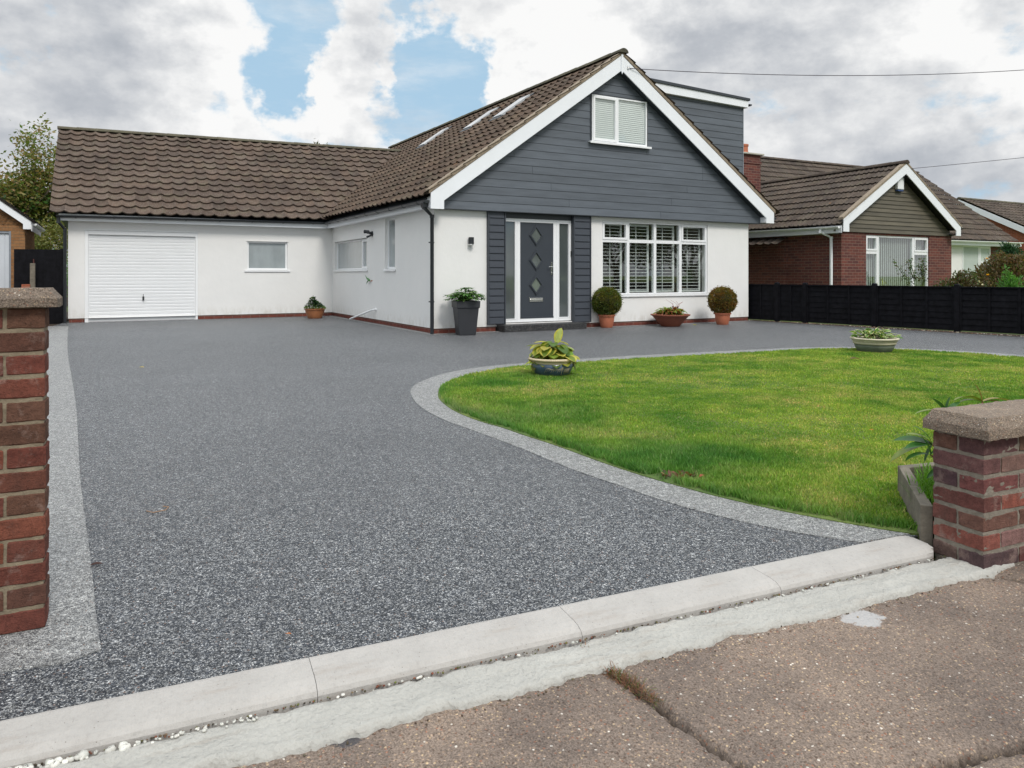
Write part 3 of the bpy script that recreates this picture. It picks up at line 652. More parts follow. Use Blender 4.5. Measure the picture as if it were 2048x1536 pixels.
b2=barge('bargeboard',8.954,4.258,2.676,5.885,-.302,-.277,.33,(.27,2.404),house,'whiteboard','dgrey',-.02)
m_=hmb(); m_.prism([(8.67,2.42),(8.95,2.42),(8.95,2.60),(8.67,2.80)],-.27,.0,'y'); m_.build('box_end',M['whiteboard'],house); m_=hmb(); m_.prism([(-.18,2.39),(.07,2.39),(.07,2.75),(-.18,2.60)],-.27,-.02,'y'); m_.build('box_end',M['whiteboard'],house)
m_=hmb()
for s_,(a0,z0,a1,z1) in enumerate(((-.23,2.675,4.262,5.925),(9.0,2.67,4.27,5.925))):
    m_.prism([(a0,z0-.03),(a0,z0+.065),(a1,z1+.045),(a1,z1-.035)],-.312,-.11,'y')
m_.build('verge_mortar',M['mortar'],house,bevel=.01)
m_=hmb(); m_.box(4.235,4.285,-.32,-.30,5.53,5.90); m_.prism([(4.235,5.53),(4.26,5.47),(4.285,5.53)],-.32,-.30,'y'); m_.build('apex_finial',M['whiteboard'],house)
# cladding of the gable
UW=(3.56,5.09,3.97,5.01)
zt=lambda a: min(2.67+SL*(a+.19),2.676+.6835*(8.954-a))-.28
def zinv(z): return ((z+.28-2.67)/SL-.19, 8.954-(z+.28-2.676)/.6835)
JT=[(1.688,3.586),(2.121,3.284),(2.566,2.973),(3.012,2.642),(5.086,3.939),(6.761,3.514),(6.281,3.158),(5.814,2.833),(5.49,2.512)]
m_=hmb(); z=2.405; bh=.1585
while z<5.62:
    cuts=[z,z+bh-.007]
    for q in (UW[2],UW[3]):
        if cuts[0]<q<cuts[-1]: cuts.insert(1,q)
    tint=1+random.uniform(-.06,.06)
    for c0,c1 in zip(cuts[:-1],cuts[1:]):
        lo=zinv(c0);hi=zinv(c1); L_=[lo[0],hi[0]]; R_=[lo[1],hi[1]]
        if hi[0]>=hi[1]: hi=(4.26,4.26)
        spans=[(lo[0],hi[0],lo[1],hi[1])]
        if c0>=UW[2]-1e-6 and c1<=UW[3]+1e-6: spans=[(lo[0],hi[0],UW[0],UW[0]),(UW[1],UW[1],lo[1],hi[1])]
        for j in JT:
            if c0-.002<j[1]<c1+.009:
                ns=[]
                for s_ in spans:
                    if s_[0]<j[0]-.1 and s_[2]>j[0]+.1: ns+=[(s_[0],s_[1],j[0]-.0025,j[0]-.0025),(j[0]+.0025,j[0]+.0025,s_[2],s_[3])]
                    else: ns.append(s_)
                spans=ns
        for s_ in spans:
            tt=tint*(1+random.uniform(-.05,.05))
            # each board leans out slightly towards its lower edge
            vs=[(s_[0],-.128,c0),(s_[2],-.128,c0),(s_[3],-.121,c1),(s_[1],-.121,c1),(s_[0],-.10,c0),(s_[2],-.10,c0),(s_[3],-.10,c1),(s_[1],-.10,c1)]
            m_.add(vs,[(0,1,2,3),(4,5,1,0),(3,2,6,7),(1,5,6,2),(0,3,7,4)],(tt,tt,tt))
    z+=bh
m_.build('gable_cladding',M['clad'],house)
m_=hmb(); m_.prism([(.0,2.42),(4.26,5.62),(8.6,2.42)],-.106,-.004,'y'); m_.build('cladding_backing',M['dgrey'],house)
m_=hmb(); m_.box(8.39,8.66,-.1,-.02,2.40,2.55);m_.box(.05,8.66,-.131,-.004,2.392,2.404); m_.build('cladding_soffit',M['dgrey'],house)
# upper window
FU=FF('b',-.125)
wu=window(house,FU,[(3.58,4.25,3.99,4.99,True),(4.25,5.07,3.99,4.99,False)],M['glass'],(3.50,5.16,3.985,.09),rec=-.034)
m_=hmb(); zz=4.06
while zz<4.95:
    m_.add([(3.62,-.120,zz),(5.03,-.120,zz),(5.03,-.113,zz+.034),(3.62,-.113,zz+.034)],[(0,1,2,3)]); zz+=.043
m_.build('blind',M['shutter'],wu); m_=hmb(); m_.box(3.585,5.065,-.109,-.1075,3.995,4.985); m_.build('blind_backing',plain('blind_gap',(.42,.45,.48),.8,.05,4),wu)
m_=hmb(); ring(m_,FU,3.545,5.105,3.955,5.025,.034,-.01,.012); m_.build('window_trim',M['dgrey'],wu)
# entrance: pilasters, door, sidelights
def pil(u0,u1,z0,z1):
    m=hmb(); m.box(u0,u1,-.046,.15,z0,z1,(1,1,1)); n=16; h=(z1-z0)/n
    for i in range(n):
        q=z0+i*h
        m.add([(u0+.035,-.047,q+.012),(u1-.035,-.047,q+.012),(u1-.035,-.066,q+.016),(u0+.035,-.066,q+.016),(u0+.035,-.058,q+h-.012),(u1-.035,-.058,q+h-.012),(u1-.035,-.047,q+h-.004),(u0+.035,-.047,q+h-.004)],
              [(0,1,2,3),(3,2,5,4),(4,5,6,7),(0,3,4,7),(1,6,5,2)],(1,1,1))
    m.box(u0,u0+.028,-.070,-.046,z0,z1,(.9,.9,.9)); m.box(u1-.022,u1,-.070,-.046,z0,z1,(.9,.9,.9))
    return m.build('entrance_pilaster',M['clad_dark'],house)
pil(1.13,1.53,.14,2.40); pil(3.17,3.62,.12,2.40)
m_=hmb(); m_.box(1.53,3.17,.03,.2,2.285,2.41); m_.box(1.53,3.17,-.03,.05,2.385,2.41); m_.box(3.17,3.2,.0,.2,.15,2.41); m_.box(1.5,1.53,0,.2,.15,2.41); m_.build('door_head',M['dgrey'],house)
FD=FF('b',.04)
m_=hmb()
ring(m_,FD,1.50,1.852,.165,2.285,.05,-.07,0); ring(m_,FD,2.80,3.175,.165,2.285,.055,-.07,0)
ring(m_,FD,1.853,2.799,.165,2.285,.072,-.07,0); ring(m_,FD,1.56,1.84,.22,2.235,.018,-.05,.006); ring(m_,FD,2.85,3.13,.22,2.235,.022,-.05,.006)
df=m_.build('door_frame',M['white'],house,bevel=.004)
m_=hmb(); FD.box(m_,1.55,1.81,.2,2.25,-.04,-.028); m_.build('sidelight',M['frost_dark'],df); m_=hmb(); FD.box(m_,2.86,3.13,.2,2.25,-.04,-.028); m_.build('sidelight',M['frost_dark'],df)
# the leaf itself with three diamond cut-outs
m_=hmb(); d0=(1.925,2.728,.235,2.215); cx=2.31; DI=[1.95,1.437,.925]; hw,hh=.155,.20
def leaf_face(m,y):
    u0,u1,z0,z1=d0
    zs=[z1]
    for c in DI:
        T,B=(cx,c+hh),(cx,c-hh); Lp,Rp=(cx-hw,c),(cx+hw,c)
        top=zs[-1]
        P=lambda p:(p[0],y,p[1])
        m.add([P((u0,top)),P((cx,top)),P(T),P(Lp),P((u0,c))],[(0,4,3,2,1)]); m.add([P((u1,top)),P((cx,top)),P(T),P(Rp),P((u1,c))],[(0,1,2,3,4)])
        nb=c-.256; m.add([P((u0,c)),P(Lp),P(B),P((cx,nb)),P((u0,nb))],[(0,4,3,2,1)]); m.add([P((u1,c)),P(Rp),P(B),P((cx,nb)),P((u1,nb))],[(0,1,2,3,4)])
        zs.append(nb)
    m.add([(u0,y,zs[-1]),(u1,y,zs[-1]),(u1,y,z0),(u0,y,z0)],[(0,3,2,1)])
leaf_face(m_,.055); m_.box(d0[0],d0[1],.09,.10,d0[2],d0[3]); m_.box(d0[0],d0[1],.035,.06,d0[2],d0[2]+.035)
door=m_.build('front_door',M['door'],house); door['label']='anthracite front door with three diamond panes'
m_=hmb()
for c in DI:
    for o_,i_,y0,y1 in ((1.12,.93,.040,.056),(1.0,.80,.028,.041)):
        O=[(cx,c+hh*o_),(cx+hw*o_,c),(cx,c-hh*o_),(cx-hw*o_,c)]; I=[(cx,c+hh*i_),(cx+hw*i_,c),(cx,c-hh*i_),(cx-hw*i_,c)]
        for k in range(4):
            a,b,c_,d=O[k],O[(k+1)%4],I[(k+1)%4],I[k]
            m_.prism([a,b,c_,d],y0,y1,'y')
m_.build('pane_moulding',M['door'],door)
m_=hmb()
for c in DI: m_.prism([(cx,c+hh*.86),(cx+hw*.86,c),(cx,c-hh*.86),(cx-hw*.86,c)],.058,.064,'y')
m_.build('diamond_pane',M['frost_door'],door)
m_=hmb(); m_.box(2.15,2.475,.043,.055,.575,.655); m_.box(2.165,2.46,.034,.043,.60,.63); m_.build('letter_plate',M['steel'],door,bevel=.006)
m_=hmb(); m_.box(2.672,2.704,.043,.055,1.14,1.40); m_.tube([(2.688,.045,1.30),(2.688,.0,1.30),(2.60,-.004,1.30),(2.585,-.004,1.297)],.0095,8); m_.tube([(2.688,.045,1.18),(2.688,.02,1.18)],.012,10); m_.build('handle',M['steel'],door,bevel=.002)
m_=hmb(); m_.box(1.36,3.32,-.33,.03,-.05,.135); stp=m_.build('doorstep',M['granite'],house,bevel=.012)
# bay window with plantation shutters
cu=[3.96,4.69,5.46,6.22,7.04]; zt_=1.885; cells=[]
for i in range(4): cells+=[(cu[i],cu[i+1],.69,zt_,False),(cu[i],cu[i+1],zt_,2.32,i in(0,3))]
wb=window(house,FB,cells,M['glass'],(3.90,7.09,.69,.035),rec=.03,w_=.036,label='large four-light living room window with white louvred shutters')
for i in range(4):
    u0,u1=cu[i]+.045,cu[i+1]-.045; m_=hmb(); ring(m_,FF('b',.20),u0,u1,.74,2.28,.05,-.03,0); z=.80
    while z<2.23:
        a_=R(2); dz=.032*math.sin(a_)
        m_.add([(u0+.05,.168,z-dz),(u1-.05,.168,z-dz),(u1-.05,.232,z+dz),(u0+.05,.232,z+dz),(u0+.05,.168,z-dz+.009),(u1-.05,.168,z-dz+.009),(u1-.05,.232,z+dz+.009),(u0+.05,.232,z+dz+.009)],[(3,2,1,0),(4,5,6,7),(0,1,5,4),(2,3,7,6)])
        z+=.076
    uc=u0+.27; m_.box(uc-.006,uc+.006,.150,.162,.78,2.24); m_.build('shutter',M['shutter'],wb)
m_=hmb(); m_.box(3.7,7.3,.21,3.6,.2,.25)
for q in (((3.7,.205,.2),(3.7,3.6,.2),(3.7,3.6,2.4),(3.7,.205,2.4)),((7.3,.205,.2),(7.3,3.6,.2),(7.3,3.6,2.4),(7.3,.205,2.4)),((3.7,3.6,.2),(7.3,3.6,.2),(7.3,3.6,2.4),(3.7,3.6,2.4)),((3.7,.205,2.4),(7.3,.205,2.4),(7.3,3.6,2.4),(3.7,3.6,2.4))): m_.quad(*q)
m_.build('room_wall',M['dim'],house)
# side windows
window(house,FS,[(4.10,4.66,1.27,2.02,True),(4.66,6.92,1.27,2.02,False)],M['frost'],(4.05,6.98,1.265,.03),rec=.06,label='wide obscured window on the side wall')
window(house,FS,[(2.16,2.81,1.26,2.40,False)],M['frost'],(2.11,2.86,1.255,.03),rec=.06,w_=.05,label='tall narrow window on the side wall')
window(house,FG,[(-2.24,-1.21,1.265,2.02,False)],M['frost'],(-2.31,-1.14,1.26,.03),rec=.05,w_=.045,label='obscured window in the garage wing')
m_=hmb(); FG.box(m_,-2.27,-1.18,2.02,2.035,0,.014); FS.box(m_,4.06,6.95,2.03,2.05,0,.014); FS.box(m_,2.12,2.85,2.40,2.415,0,.014); m_.build('drip_bead',M['render'],house)
# garage door
m_=hmb(); FG.box(m_,-5.93,-5.855,-.02,2.20,-.05,-.012); FG.box(m_,-3.495,-3.44,-.02,2.20,-.05,-.012); FG.box(m_,-5.855,-3.495,2.10,2.20,-.05,-.012); FG.box(m_,-5.95,-3.43,2.205,2.225,-.0,.012)
gd=m_.build('garage_door',M['garage'],house,bevel=.004)
m_=hmb(); n=26; z0,z1=-.0,2.098; h=(z1-z0)/n; m_.box(-5.854,-3.496,7.275,7.29,z0,z1)
for i in range(n):
    q=z0+i*h; FG.box(m_,-5.835,-3.515,q+.0,q+.012,-.078,-.070)
    m_.add([(-5.835,7.262,q+.014),(-3.515,7.262,q+.014),(-3.515,7.256,q+h-.012),(-5.835,7.256,q+h-.012),(-5.835,7.276,q+.006),(-3.515,7.276,q+.006),(-3.515,7.276,q+h-.001),(-5.835,7.276,q+h-.001)],[(0,1,2,3),(4,5,1,0),(3,2,6,7),(0,3,7,4),(1,5,6,2)])
FG.box(m_,-5.854,-5.833,z0,z1,-.075,-.055); FG.box(m_,-3.517,-3.496,z0,z1,-.075,-.055)
m_.build('door_panel',M['garage'],gd)
m_=hmb(); m_.box(-4.70,-4.66,7.235,7.262,.50,.60); m_.tube([(-4.68,7.24,.55),(-4.68,7.21,.55),(-4.68,7.205,.50)],.012,8); m_.tube([(-4.68,7.256,.66),(-4.68,7.25,.58)],.006,6); m_.build('handle',M['black'],gd,bevel=.006)
# eaves: fascia, gutters, downpipes
m_=hmb(); m_.box(-.19,-.165,-.27,6.97,2.40,2.56); m_.box(-.165,0,-.02,7.2,2.415,2.43); m_.box(-6.45,-.19,6.97,6.995,2.40,2.56); m_.box(-6.45,-.0,6.995,7.2,2.415,2.43); m_.box(-6.45,-6.43,6.995,7.3,2.40,2.56); m_.build('fascia',M['whiteboard'],house,bevel=.003)
gutter((-6.50,6.91,2.515),(-.20,6.91,2.565)).build('gutter',M['black'],house)
gutter((-.25,-.24,2.53),(-.25,6.97,2.565)).build('gutter',M['black'],house)
gutter((9.06,-.24,2.56),(9.06,13,2.58)).build('gutter',M['black'],house)
def dpipe(p,m,par,r=.034,clips=()):
    mb=hmb(); mb.tube(p,r,12)
    for i in range(len(p)): 
        if 0<i<len(p)-1: mb.tube([Vector(p[i])-Vector((0,0,.03)),Vector(p[i])+Vector((0,0,.03))],r+.008,12)
    for c in clips: mb.tube([(c[0],c[1],c[2]-.012),(c[0],c[1],c[2]+.012)],r+.008,12); mb.box(c[0]-.055,c[0]+.055,c[1]+.02,c[1]+.04,c[2]-.01,c[2]+.01)
    return mb.build('downpipe',M[m],par,smooth=True,autos=40)
dpipe([(-.25,-.12,2.52),(-.25,-.12,2.40),(-.062,-.05,2.25),(-.062,-.05,.0)],'black',house,.037,[(-.062,-.05,1.75),(-.062,-.05,.62)])
m_=hmb(); m_.box(-.30,-.20,-.19,-.06,2.40,2.50); m_.build('gutter_outlet',M['black'],house,bevel=.01)
dpipe([(-6.45,6.93,2.47),(-6.45,6.93,2.36),(-6.33,7.1,2.2),(-6.33,7.1,.0)],'black',house,.036)
# rooflights
M['rl']=plain('rooflight_frame',(.40,.42,.44),.4,.05,5)
for i,(bb,w_) in enumerate(((2.60,.46),(4.30,.46),(7.50,.46))):
    rl=hmb(); glb=hmb(); e=Vector((2.92,0,0)); 
    def SP(a,b,h): 
        nx=Vector((-SL,0,1)).normalized(); return Vector((a,b,zl(a,b)))+nx*h
    def sbox(mb,a0,a1,b0,b1,h0,h1): 
        mb.add([SP(a0,b0,h0),SP(a1,b0,h0),SP(a1,b1,h0),SP(a0,b1,h0),SP(a0,b0,h1),SP(a1,b0,h1),SP(a1,b1,h1),SP(a0,b1,h1)],[(3,2,1,0),(4,5,6,7),(0,1,5,4),(1,2,6,5),(2,3,7,6),(3,0,4,7)])
    a0,a1=2.90,3.70; b0,b1_=bb,bb+w_
    sbox(rl,a0,a1,b0,b0+.03,.0,.085); sbox(rl,a0,a1,b1_-.03,b1_,.0,.085); sbox(rl,a0,a0+.03,b0+.03,b1_-.03,0,.085); sbox(rl,a1-.03,a1,b0+.03,b1_-.03,0,.085)
    sbox(glb,a0+.025,a1-.025,b0+.025,b1_-.025,.062,.081); o=rl.build('rooflight',M['rl'],deck,bevel=.004); glb.build('glass',M['frost_dark'],o)
    fl=hmb(); sbox(fl,a0-.10,a0,b0-.06,b1_+.06,.02,.058); fl.build('flashing',M['dgrey'],o); fl=hmb(); sbox(fl,a1,a1+.10,b0-.06,b1_+.06,.02,.060); fl.build('flashing',M['dgrey'],o)
# dormer
dz=hmb(); A0,A1=5.2,8.42; dbf,dbb=.22,9.4
dz.prism([(A0,5.2),(A1,2.9),(A1,5.36),(A0,5.52)],dbf+.02,dbb,'y'); dm=dz.build('dormer',M['clad'],house)
m_=hmb(); z=3.05; 
while z<5.36:
    tt=1+random.uniform(-.07,.07); zi_=z+.1515
    a_l=4.28+(5.905-z-.2)/SR if z<5.2 else A0; a_l2=4.28+(5.905-zi_-.2)/SR
    a_l=max(a_l,A0)
    m_.add([(a_l,dbf-.018,z),(A1,dbf-.018,z),(A1,dbf-.010,zi_),(max(a_l2,A0),dbf-.010,zi_),(a_l,dbf+.02,z),(A1,dbf+.02,z),(A1,dbf+.02,zi_),(max(a_l2,A0),dbf+.02,zi_)],[(0,1,2,3),(4,5,1,0),(3,2,6,7),(1,5,6,2)],(tt,tt,tt)); z+=.1585
m_.build('dormer_cladding',M['clad'],dm)
m_=hmb(); m_.prism([(A0,5.36),(8.52,5.30),(8.52,5.47),(A0,5.56)],dbf-.10,dbb,'y'); m_.build('dormer_fascia',M['whiteboard'],dm,bevel=.003)
m_=hmb(); m_.prism([(A0,5.563),(8.56,5.473),(8.56,5.535),(A0,5.635)],dbf-.13,dbb+.05,'y'); m_.build('flat_roof',M['dgrey'],dm,bevel=.006)
gutter((8.60,dbf-.10,5.40),(8.60,dbb,5.40),.05).build('gutter',M['dgrey'],dm)
m_=hmb(); m_.box(A1,A1+.02,dbf-.022,dbf+.03,3.05,5.31); m_.build('corner_trim',M['lead'],dm)
# small things fixed to the walls
def hthing(nm,a,b,z,lab,cat,grp=None): return thing(nm,hat(a,b,z),lab,cat,grp)
t_=hthing('wall_lamp',.765,0,1.72,'small black half-round wall lamp left of the front door','lamp')
m_=hmb(); m_.box(.74,.79,-.03,-.002,1.74,1.86); m_.lathe([(.0,.012),(.055,.012),(.055,.155),(.0,.155)],20,1,.9,(.765,-.055,1.715)); m_.build('lamp_body',M['black'],t_,bevel=.003)
m_=hmb(); m_.lathe([(.0,0),(.05,0),(.05,.012),(.0,.012)],20,1,.9,(.765,-.055,1.745)); m_.build('lamp_lens',M['frost'],t_)
m_=hmb(); m_.lathe([(.052,-.02),(.060,-.02),(.060,.0),(.052,.0)],20,1,.9,(.765,-.055,1.735)); m_.build('lamp_ring',M['steel'],t_)
t_=hthing('security_light',0,3.69,2.06,'black security light on the white side wall above the wide window','light')
m_=hmb(); m_.tube([(-.002,3.69,2.10),(-.03,3.69,2.10)],[.062,.058],16); m_.build('back_plate',M['black'],t_,smooth=True,autos=40)
m_=hmb(); m_.tube([(-.03,3.69,2.11),(-.09,3.72,2.13),(-.11,3.75,2.13)],[.035,.03,.03],10); m_.tube([(-.06,3.76,2.15),(-.15,3.84,2.155)],[.034,.044],14); m_.build('lamp_head',M['black'],t_,smooth=True,autos=40)
m_=hmb(); m_.tube([(-.05,3.66,2.06),(-.13,3.72,2.02)],[.022,.026],12); m_.build('sensor',M['black'],t_,smooth=True,autos=40)
t_=hthing('waste_pipe',-.05,4.4,0,'white waste pipe slanting from the side wall down to the drive','pipe')
m_=hmb(); m_.tube([(.01,3.43,.33),(-.05,3.43,.33),(-.09,3.50,.31),(-.13,5.05,.03)],.021,10); m_.build('pipe',M['white'],t_,smooth=True,autos=50)
m_=hmb(); m_.tube([(0,3.43,.33),(-.02,3.43,.33)],.035,12); m_.build('collar',M['white'],t_,smooth=True,autos=50)
t_=hthing('doorbell',3.185,.03,1.53,'small black video doorbell on the right side of the door frame','doorbell')
m_=hmb(); m_.box(3.155,3.185,.012,.038,1.52,1.64); m_.build('bell_body',M['black'],t_,bevel=.005)
m_=hmb(); m_.tube([(3.17,.012,1.545),(3.17,.008,1.545)],.010,12); m_.build('bell_button',M['steel'],t_)
# ================================================================== neighbouring houses
nb=thing('brick_bungalow',hat(11.0,-.67),'red brick bungalow with brown tiled roof and white bargeboards behind the black fence','house')
FN=FF('b',-.67); FB2=FF('b',2.65)
WN=(11.99,14.76,.45,2.19)
m_=hmb(); FN.wall(m_,11.0,15.84,-.1,2.30,[WN],.12)
m_.quad((15.84,-.67,-.1),(15.84,2.65,-.1),(15.84,2.65,2.3),(15.84,-.67,2.3)); m_.quad((11.0,-.67,-.1),(11.0,1.05,-.1),(11.0,1.05,2.4),(11.0,-.67,2.4))
m_.quad((10.93,1.05,-.1),(10.93,9.9,-.1),(10.93,9.9,2.4),(10.93,1.05,2.4)); m_.quad((10.93,1.05,-.1),(11.0,1.05,-.1),(11.0,1.05,2.4),(10.93,1.05,2.4))
m_.quad((15.84,2.65,-.1),(21.0,2.65,-.1),(21.0,2.65,2.4),(15.84,2.65,2.4)); m_.quad((24.1,2.65,-.1),(25.15,2.65,-.1),(25.15,2.65,2.4),(24.1,2.65,2.4))
m_.quad((25.15,2.65,-.1),(25.15,10.1,-.1),(25.15,10.1,2.4),(25.15,2.65,2.4)); m_.add([(25.15,2.65,2.4),(25.15,10.1,2.4),(25.15,6.35,5.3)],[(0,1,2)]); m_.add([(10.93,2.65,2.4),(10.93,10.1,2.4),(10.93,6.35,5.3)],[(0,1,2)])
m_.build('wall',M['brick_n'],nb)
m_=hmb(); m_.quad((21.0,2.65,-.1),(24.1,2.65,-.1),(24.1,2.65,2.4),(21.0,2.65,2.4)); rp=m_.build('render_panel',M['render'],nb)
m_=hmb(); m_.prism([(10.95,2.30),(13.3,3.92),(15.72,2.30)],-.66,6.2,'y'); m_.prism([(2.55,2.38),(6.35,5.36),(10.2,2.38)],11,25.3,'x'); dk=m_.build('roof',M['dgrey'],nb)
tiles((10.70,-.93,2.40),(10.70,4.4,2.43),(13.31,-.93,4.13),(13.31,4.4,4.10),36,9,.024,.038,sub=6,tv=.14).build('roof_tiles',M['tile_n'],dk,smooth=True,autos=35)
tiles((15.92,-.93,2.40),(15.92,4.6,2.43),(13.31,-.93,4.13),(13.31,4.6,4.10),36,9,.024,.038,sub=6,tv=.14).build('roof_tiles',M['tile_n'],dk,smooth=True,autos=35)
tiles((10.6,2.32,2.38),(25.42,2.32,2.42),(10.6,6.35,5.42),(25.42,6.35,5.56),98,14,.024,.038,sub=6,tv=.14).build('roof_tiles',M['tile_n'],dk,smooth=True,autos=35)
m_=hmb(); m_.quad((10.6,10.4,2.4),(25.4,10.4,2.4),(25.4,6.38,5.56),(10.6,6.38,5.42)); m_.build('rear_slope',M['tile_n'],dk)
ridge((13.31,-.96,4.19),(13.31,4.9,4.16),.11).build('ridge_tiles',M['tile_n'],dk,smooth=True,autos=40)
ridge((10.6,6.36,5.48),(25.45,6.36,5.62),.11).build('ridge_tiles',M['tile_n'],dk,smooth=True,autos=40)
barge('bargeboard',10.745,13.32,2.56,4.12,-.925,-.90,.27,(.22,2.225),nb,'whiteboard','clad_brown',-.69)
barge('bargeboard',15.86,13.316,2.515,4.12,-.927,-.902,.27,(.22,2.245),nb,'whiteboard','clad_brown',-.69)
m_=hmb()
for a0,z0,a1,z1 in ((10.71,2.55,13.32,4.15),(15.9,2.50,13.33,4.15)): m_.prism([(a0,z0-.02),(a0,z0+.04),(a1,z1+.03),(a1,z1-.03)],-.935,-.8,'y')
m_.build('verge_mortar',M['mortar'],nb)
m_=hmb(); z=2.245
def zn(a): return min(2.56+.606*(a-10.745),2.515+.631*(15.86-a))-.24
while z<3.86:
    q=z+.118; A=lambda zz:(10.745+(zz+.24-2.56)/.606, 15.86-(zz+.24-2.515)/.631); l0,l1=A(z),A(q)
    tt=1+random.uniform(-.14,.14)
    if l1[0]<l1[1]: m_.add([(l0[0],-.712,z),(l0[1],-.712,z),(l1[1],-.690,q),(l1[0],-.690,q),(l0[0],-.68,z),(l0[1],-.68,z)],[(0,1,2,3),(4,5,1,0)],(tt,tt,tt))
    z+=.112
m_.build('gable_cladding',M['clad_brown'],nb)
BL=plain('vertical_blind',(.50,.56,.52),.8,.04,3)
M['blind_v']=BL
wn_=window(nb,FN,[(11.99,12.52,1.74,2.19,True),(11.99,12.52,.45,1.74,False),(12.52,14.08,.45,2.19,False),(14.08,14.76,1.74,2.19,True),(14.08,14.76,.45,1.74,False)],M['glass'],None,rec=.03,w_=.05,label='wide white picture window with pale vertical blinds')
m_=hmb(); u=12.05
while u<14.7: m_.quad((u,-.52,.5),(u+.085,-.49,.5),(u+.085,-.49,2.13),(u,-.52,2.13)); u+=.088
m_.build('blind',BL,wn_)
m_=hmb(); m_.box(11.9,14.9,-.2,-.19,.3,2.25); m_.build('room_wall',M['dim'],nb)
w2=window(nb,FB2,[(22.26,23.35,.9,2.22,False),(23.35,24.12,1.55,2.22,True),(23.35,24.12,.9,1.55,False)],M['glass'],None,rec=-.02,w_=.05,label='white casement window on the recessed front')
m_=hmb(); u=22.3
while u<23.3: m_.quad((u,2.641,.95),(u+.085,2.646,.95),(u+.085,2.646,2.18),(u,2.641,2.18)); u+=.088
m_.quad((23.38,2.644,.95),(24.08,2.644,.95),(24.08,2.644,2.18),(23.38,2.644,2.18)); m_.build('blind',BL,w2)
gutter((10.66,-.86,2.36),(10.66,2.2,2.39),.055).build('gutter',M['white'],nb)
gutter((15.9,2.25,2.36),(25.6,2.25,2.39),.06).build('gutter',M['white'],nb)
m_=hmb(); m_.box(10.72,10.74,-.88,2.3,2.20,2.38); m_.box(10.74,11,-.6,2.3,2.20,2.22); m_.box(15.9,25.4,2.33,2.35,2.22,2.38); m_.box(15.9,25.4,2.35,2.65,2.22,2.24); m_.build('fascia',M['whiteboard'],nb)
dpipe([(10.66,-.30,2.34),(10.66,-.30,2.24),(10.93,-.42,2.10),(10.93,-.42,.0)],'white',nb,.038)
dpipe([(25.45,2.25,2.33),(25.45,2.25,2.26),(25.20,2.58,2.08),(25.20,2.58,.0)],'white',nb,.038)
# chimney, side canopy, alarm box
m_=hmb(); m_.box(10.62,11.46,2.40,3.0,2.2,4.66); m_.box(10.60,11.48,2.38,3.02,4.40,4.47); ch=m_.build('chimney',M['brick_n'],dk)
m_=hmb(); m_.box(10.54,11.54,2.32,3.08,4.66,4.71); m_.build('capping',M['cream_stone'],ch,bevel=.01)
m_=hmb(); 
for x in (11.08,):
    m_.lathe([(.14,0),(.15,.06),(.13,.08),(.125,.22),(.145,.24),(.145,.29),(.12,.30),(.12,.26),(.0,.25)],20,1,1,(x,2.7,4.71))
m_.build('chimney_pot',M['terracotta'],ch,smooth=True,autos=40)
m_=hmb(); m_.box(11.45,11.50,2.34,2.42,2.9,3.2); m_.build('flashing',M['lead'],ch); m_=hmb(); m_.box(10.5,10.75,2.2,2.39,2.35,2.6); m_.build('flashing',M['lead'],ch)
cp=tiles((10.55,.92,1.95),(10.55,2.5,1.98),(10.98,.92,2.18),(10.98,2.5,2.2),6,1,.034,.03); cp.build('side_canopy',M['tile_n'],nb,smooth=True,autos=35)
t_=thing('alarm_box',hat(13.28,-.72,3.45),'white burglar alarm box with blue base high on the brown gable','alarm box')
m_=hmb(); m_.box(13.15,13.42,-.80,-.705,3.44,3.78); m_.build('alarm_cover',M['white'],t_,bevel=.02)
m_=hmb(); m_.box(13.16,13.41,-.79,-.706,3.39,3.435); m_.build('alarm_base',plain('blue_plastic',(.02,.05,.16),.4,.05,5),t_,bevel=.01)
t_=thing('floodlight',hat(16.02,-.75,2.35),'small white floodlight at the foot of the neighbour\'s bargeboard','light')
m_=hmb(); m_.lathe([(.0,0),(.04,.01),(.075,.05),(.08,.10),(.0,.12)],14,1,1,(16.08,-.75,2.40)); m_.tube([(16.05,-.75,2.45),(15.9,-.80,2.45)],.015,6); m_.build('lamp_head',M['white'],t_,smooth=True)
# far gable house
fa=thing('far_brick_house',hat(31,3),'orange brick bungalow with white bargeboard beyond the neighbour\'s roof','house')
m_=hmb(); m_.add([(31,3.2,-.1),(31,12,-.1),(31,12,2.3),(31,7.6,4.5),(31,3.2,2.3)],[(0,1,2,3,4)]); m_.quad((31,3.2,-.1),(45,3.2,-.1),(45,3.2,2.3),(31,3.2,2.3)); m_.build('wall',M['brick_o'],fa)
tiles((30.8,2.75,2.28),(45,2.75,2.28),(30.8,7.6,4.83),(45,7.6,4.83),46,15,.036,.034,sub=6,tv=.2).build('roof_tiles',M['tile_n'],fa,smooth=True,autos=35)
m_=hmb(); m_.quad((30.8,12.4,2.28),(45,12.4,2.28),(45,7.62,4.83),(30.8,7.62,4.83)); m_.build('rear_slope',M['tile_n'],fa)
ridge((30.78,7.6,4.88),(45,7.6,4.88),.12).build('ridge_tiles',M['ridge'],fa,smooth=True,autos=40)
m_=hmb(); m_.prism([(2.75,2.27),(2.75,2.0),(7.6,4.5),(12.4,2.0),(12.4,2.27),(7.6,4.79)],30.76,30.80,'x'); m_.build('bargeboard',M['whiteboard'],fa)
window(fa,FF('a',31),[(1.0+3.2,2.3+3.2,1.55,2.1,False)],M['frost_dark'],None,rec=-.02,w_=.07)
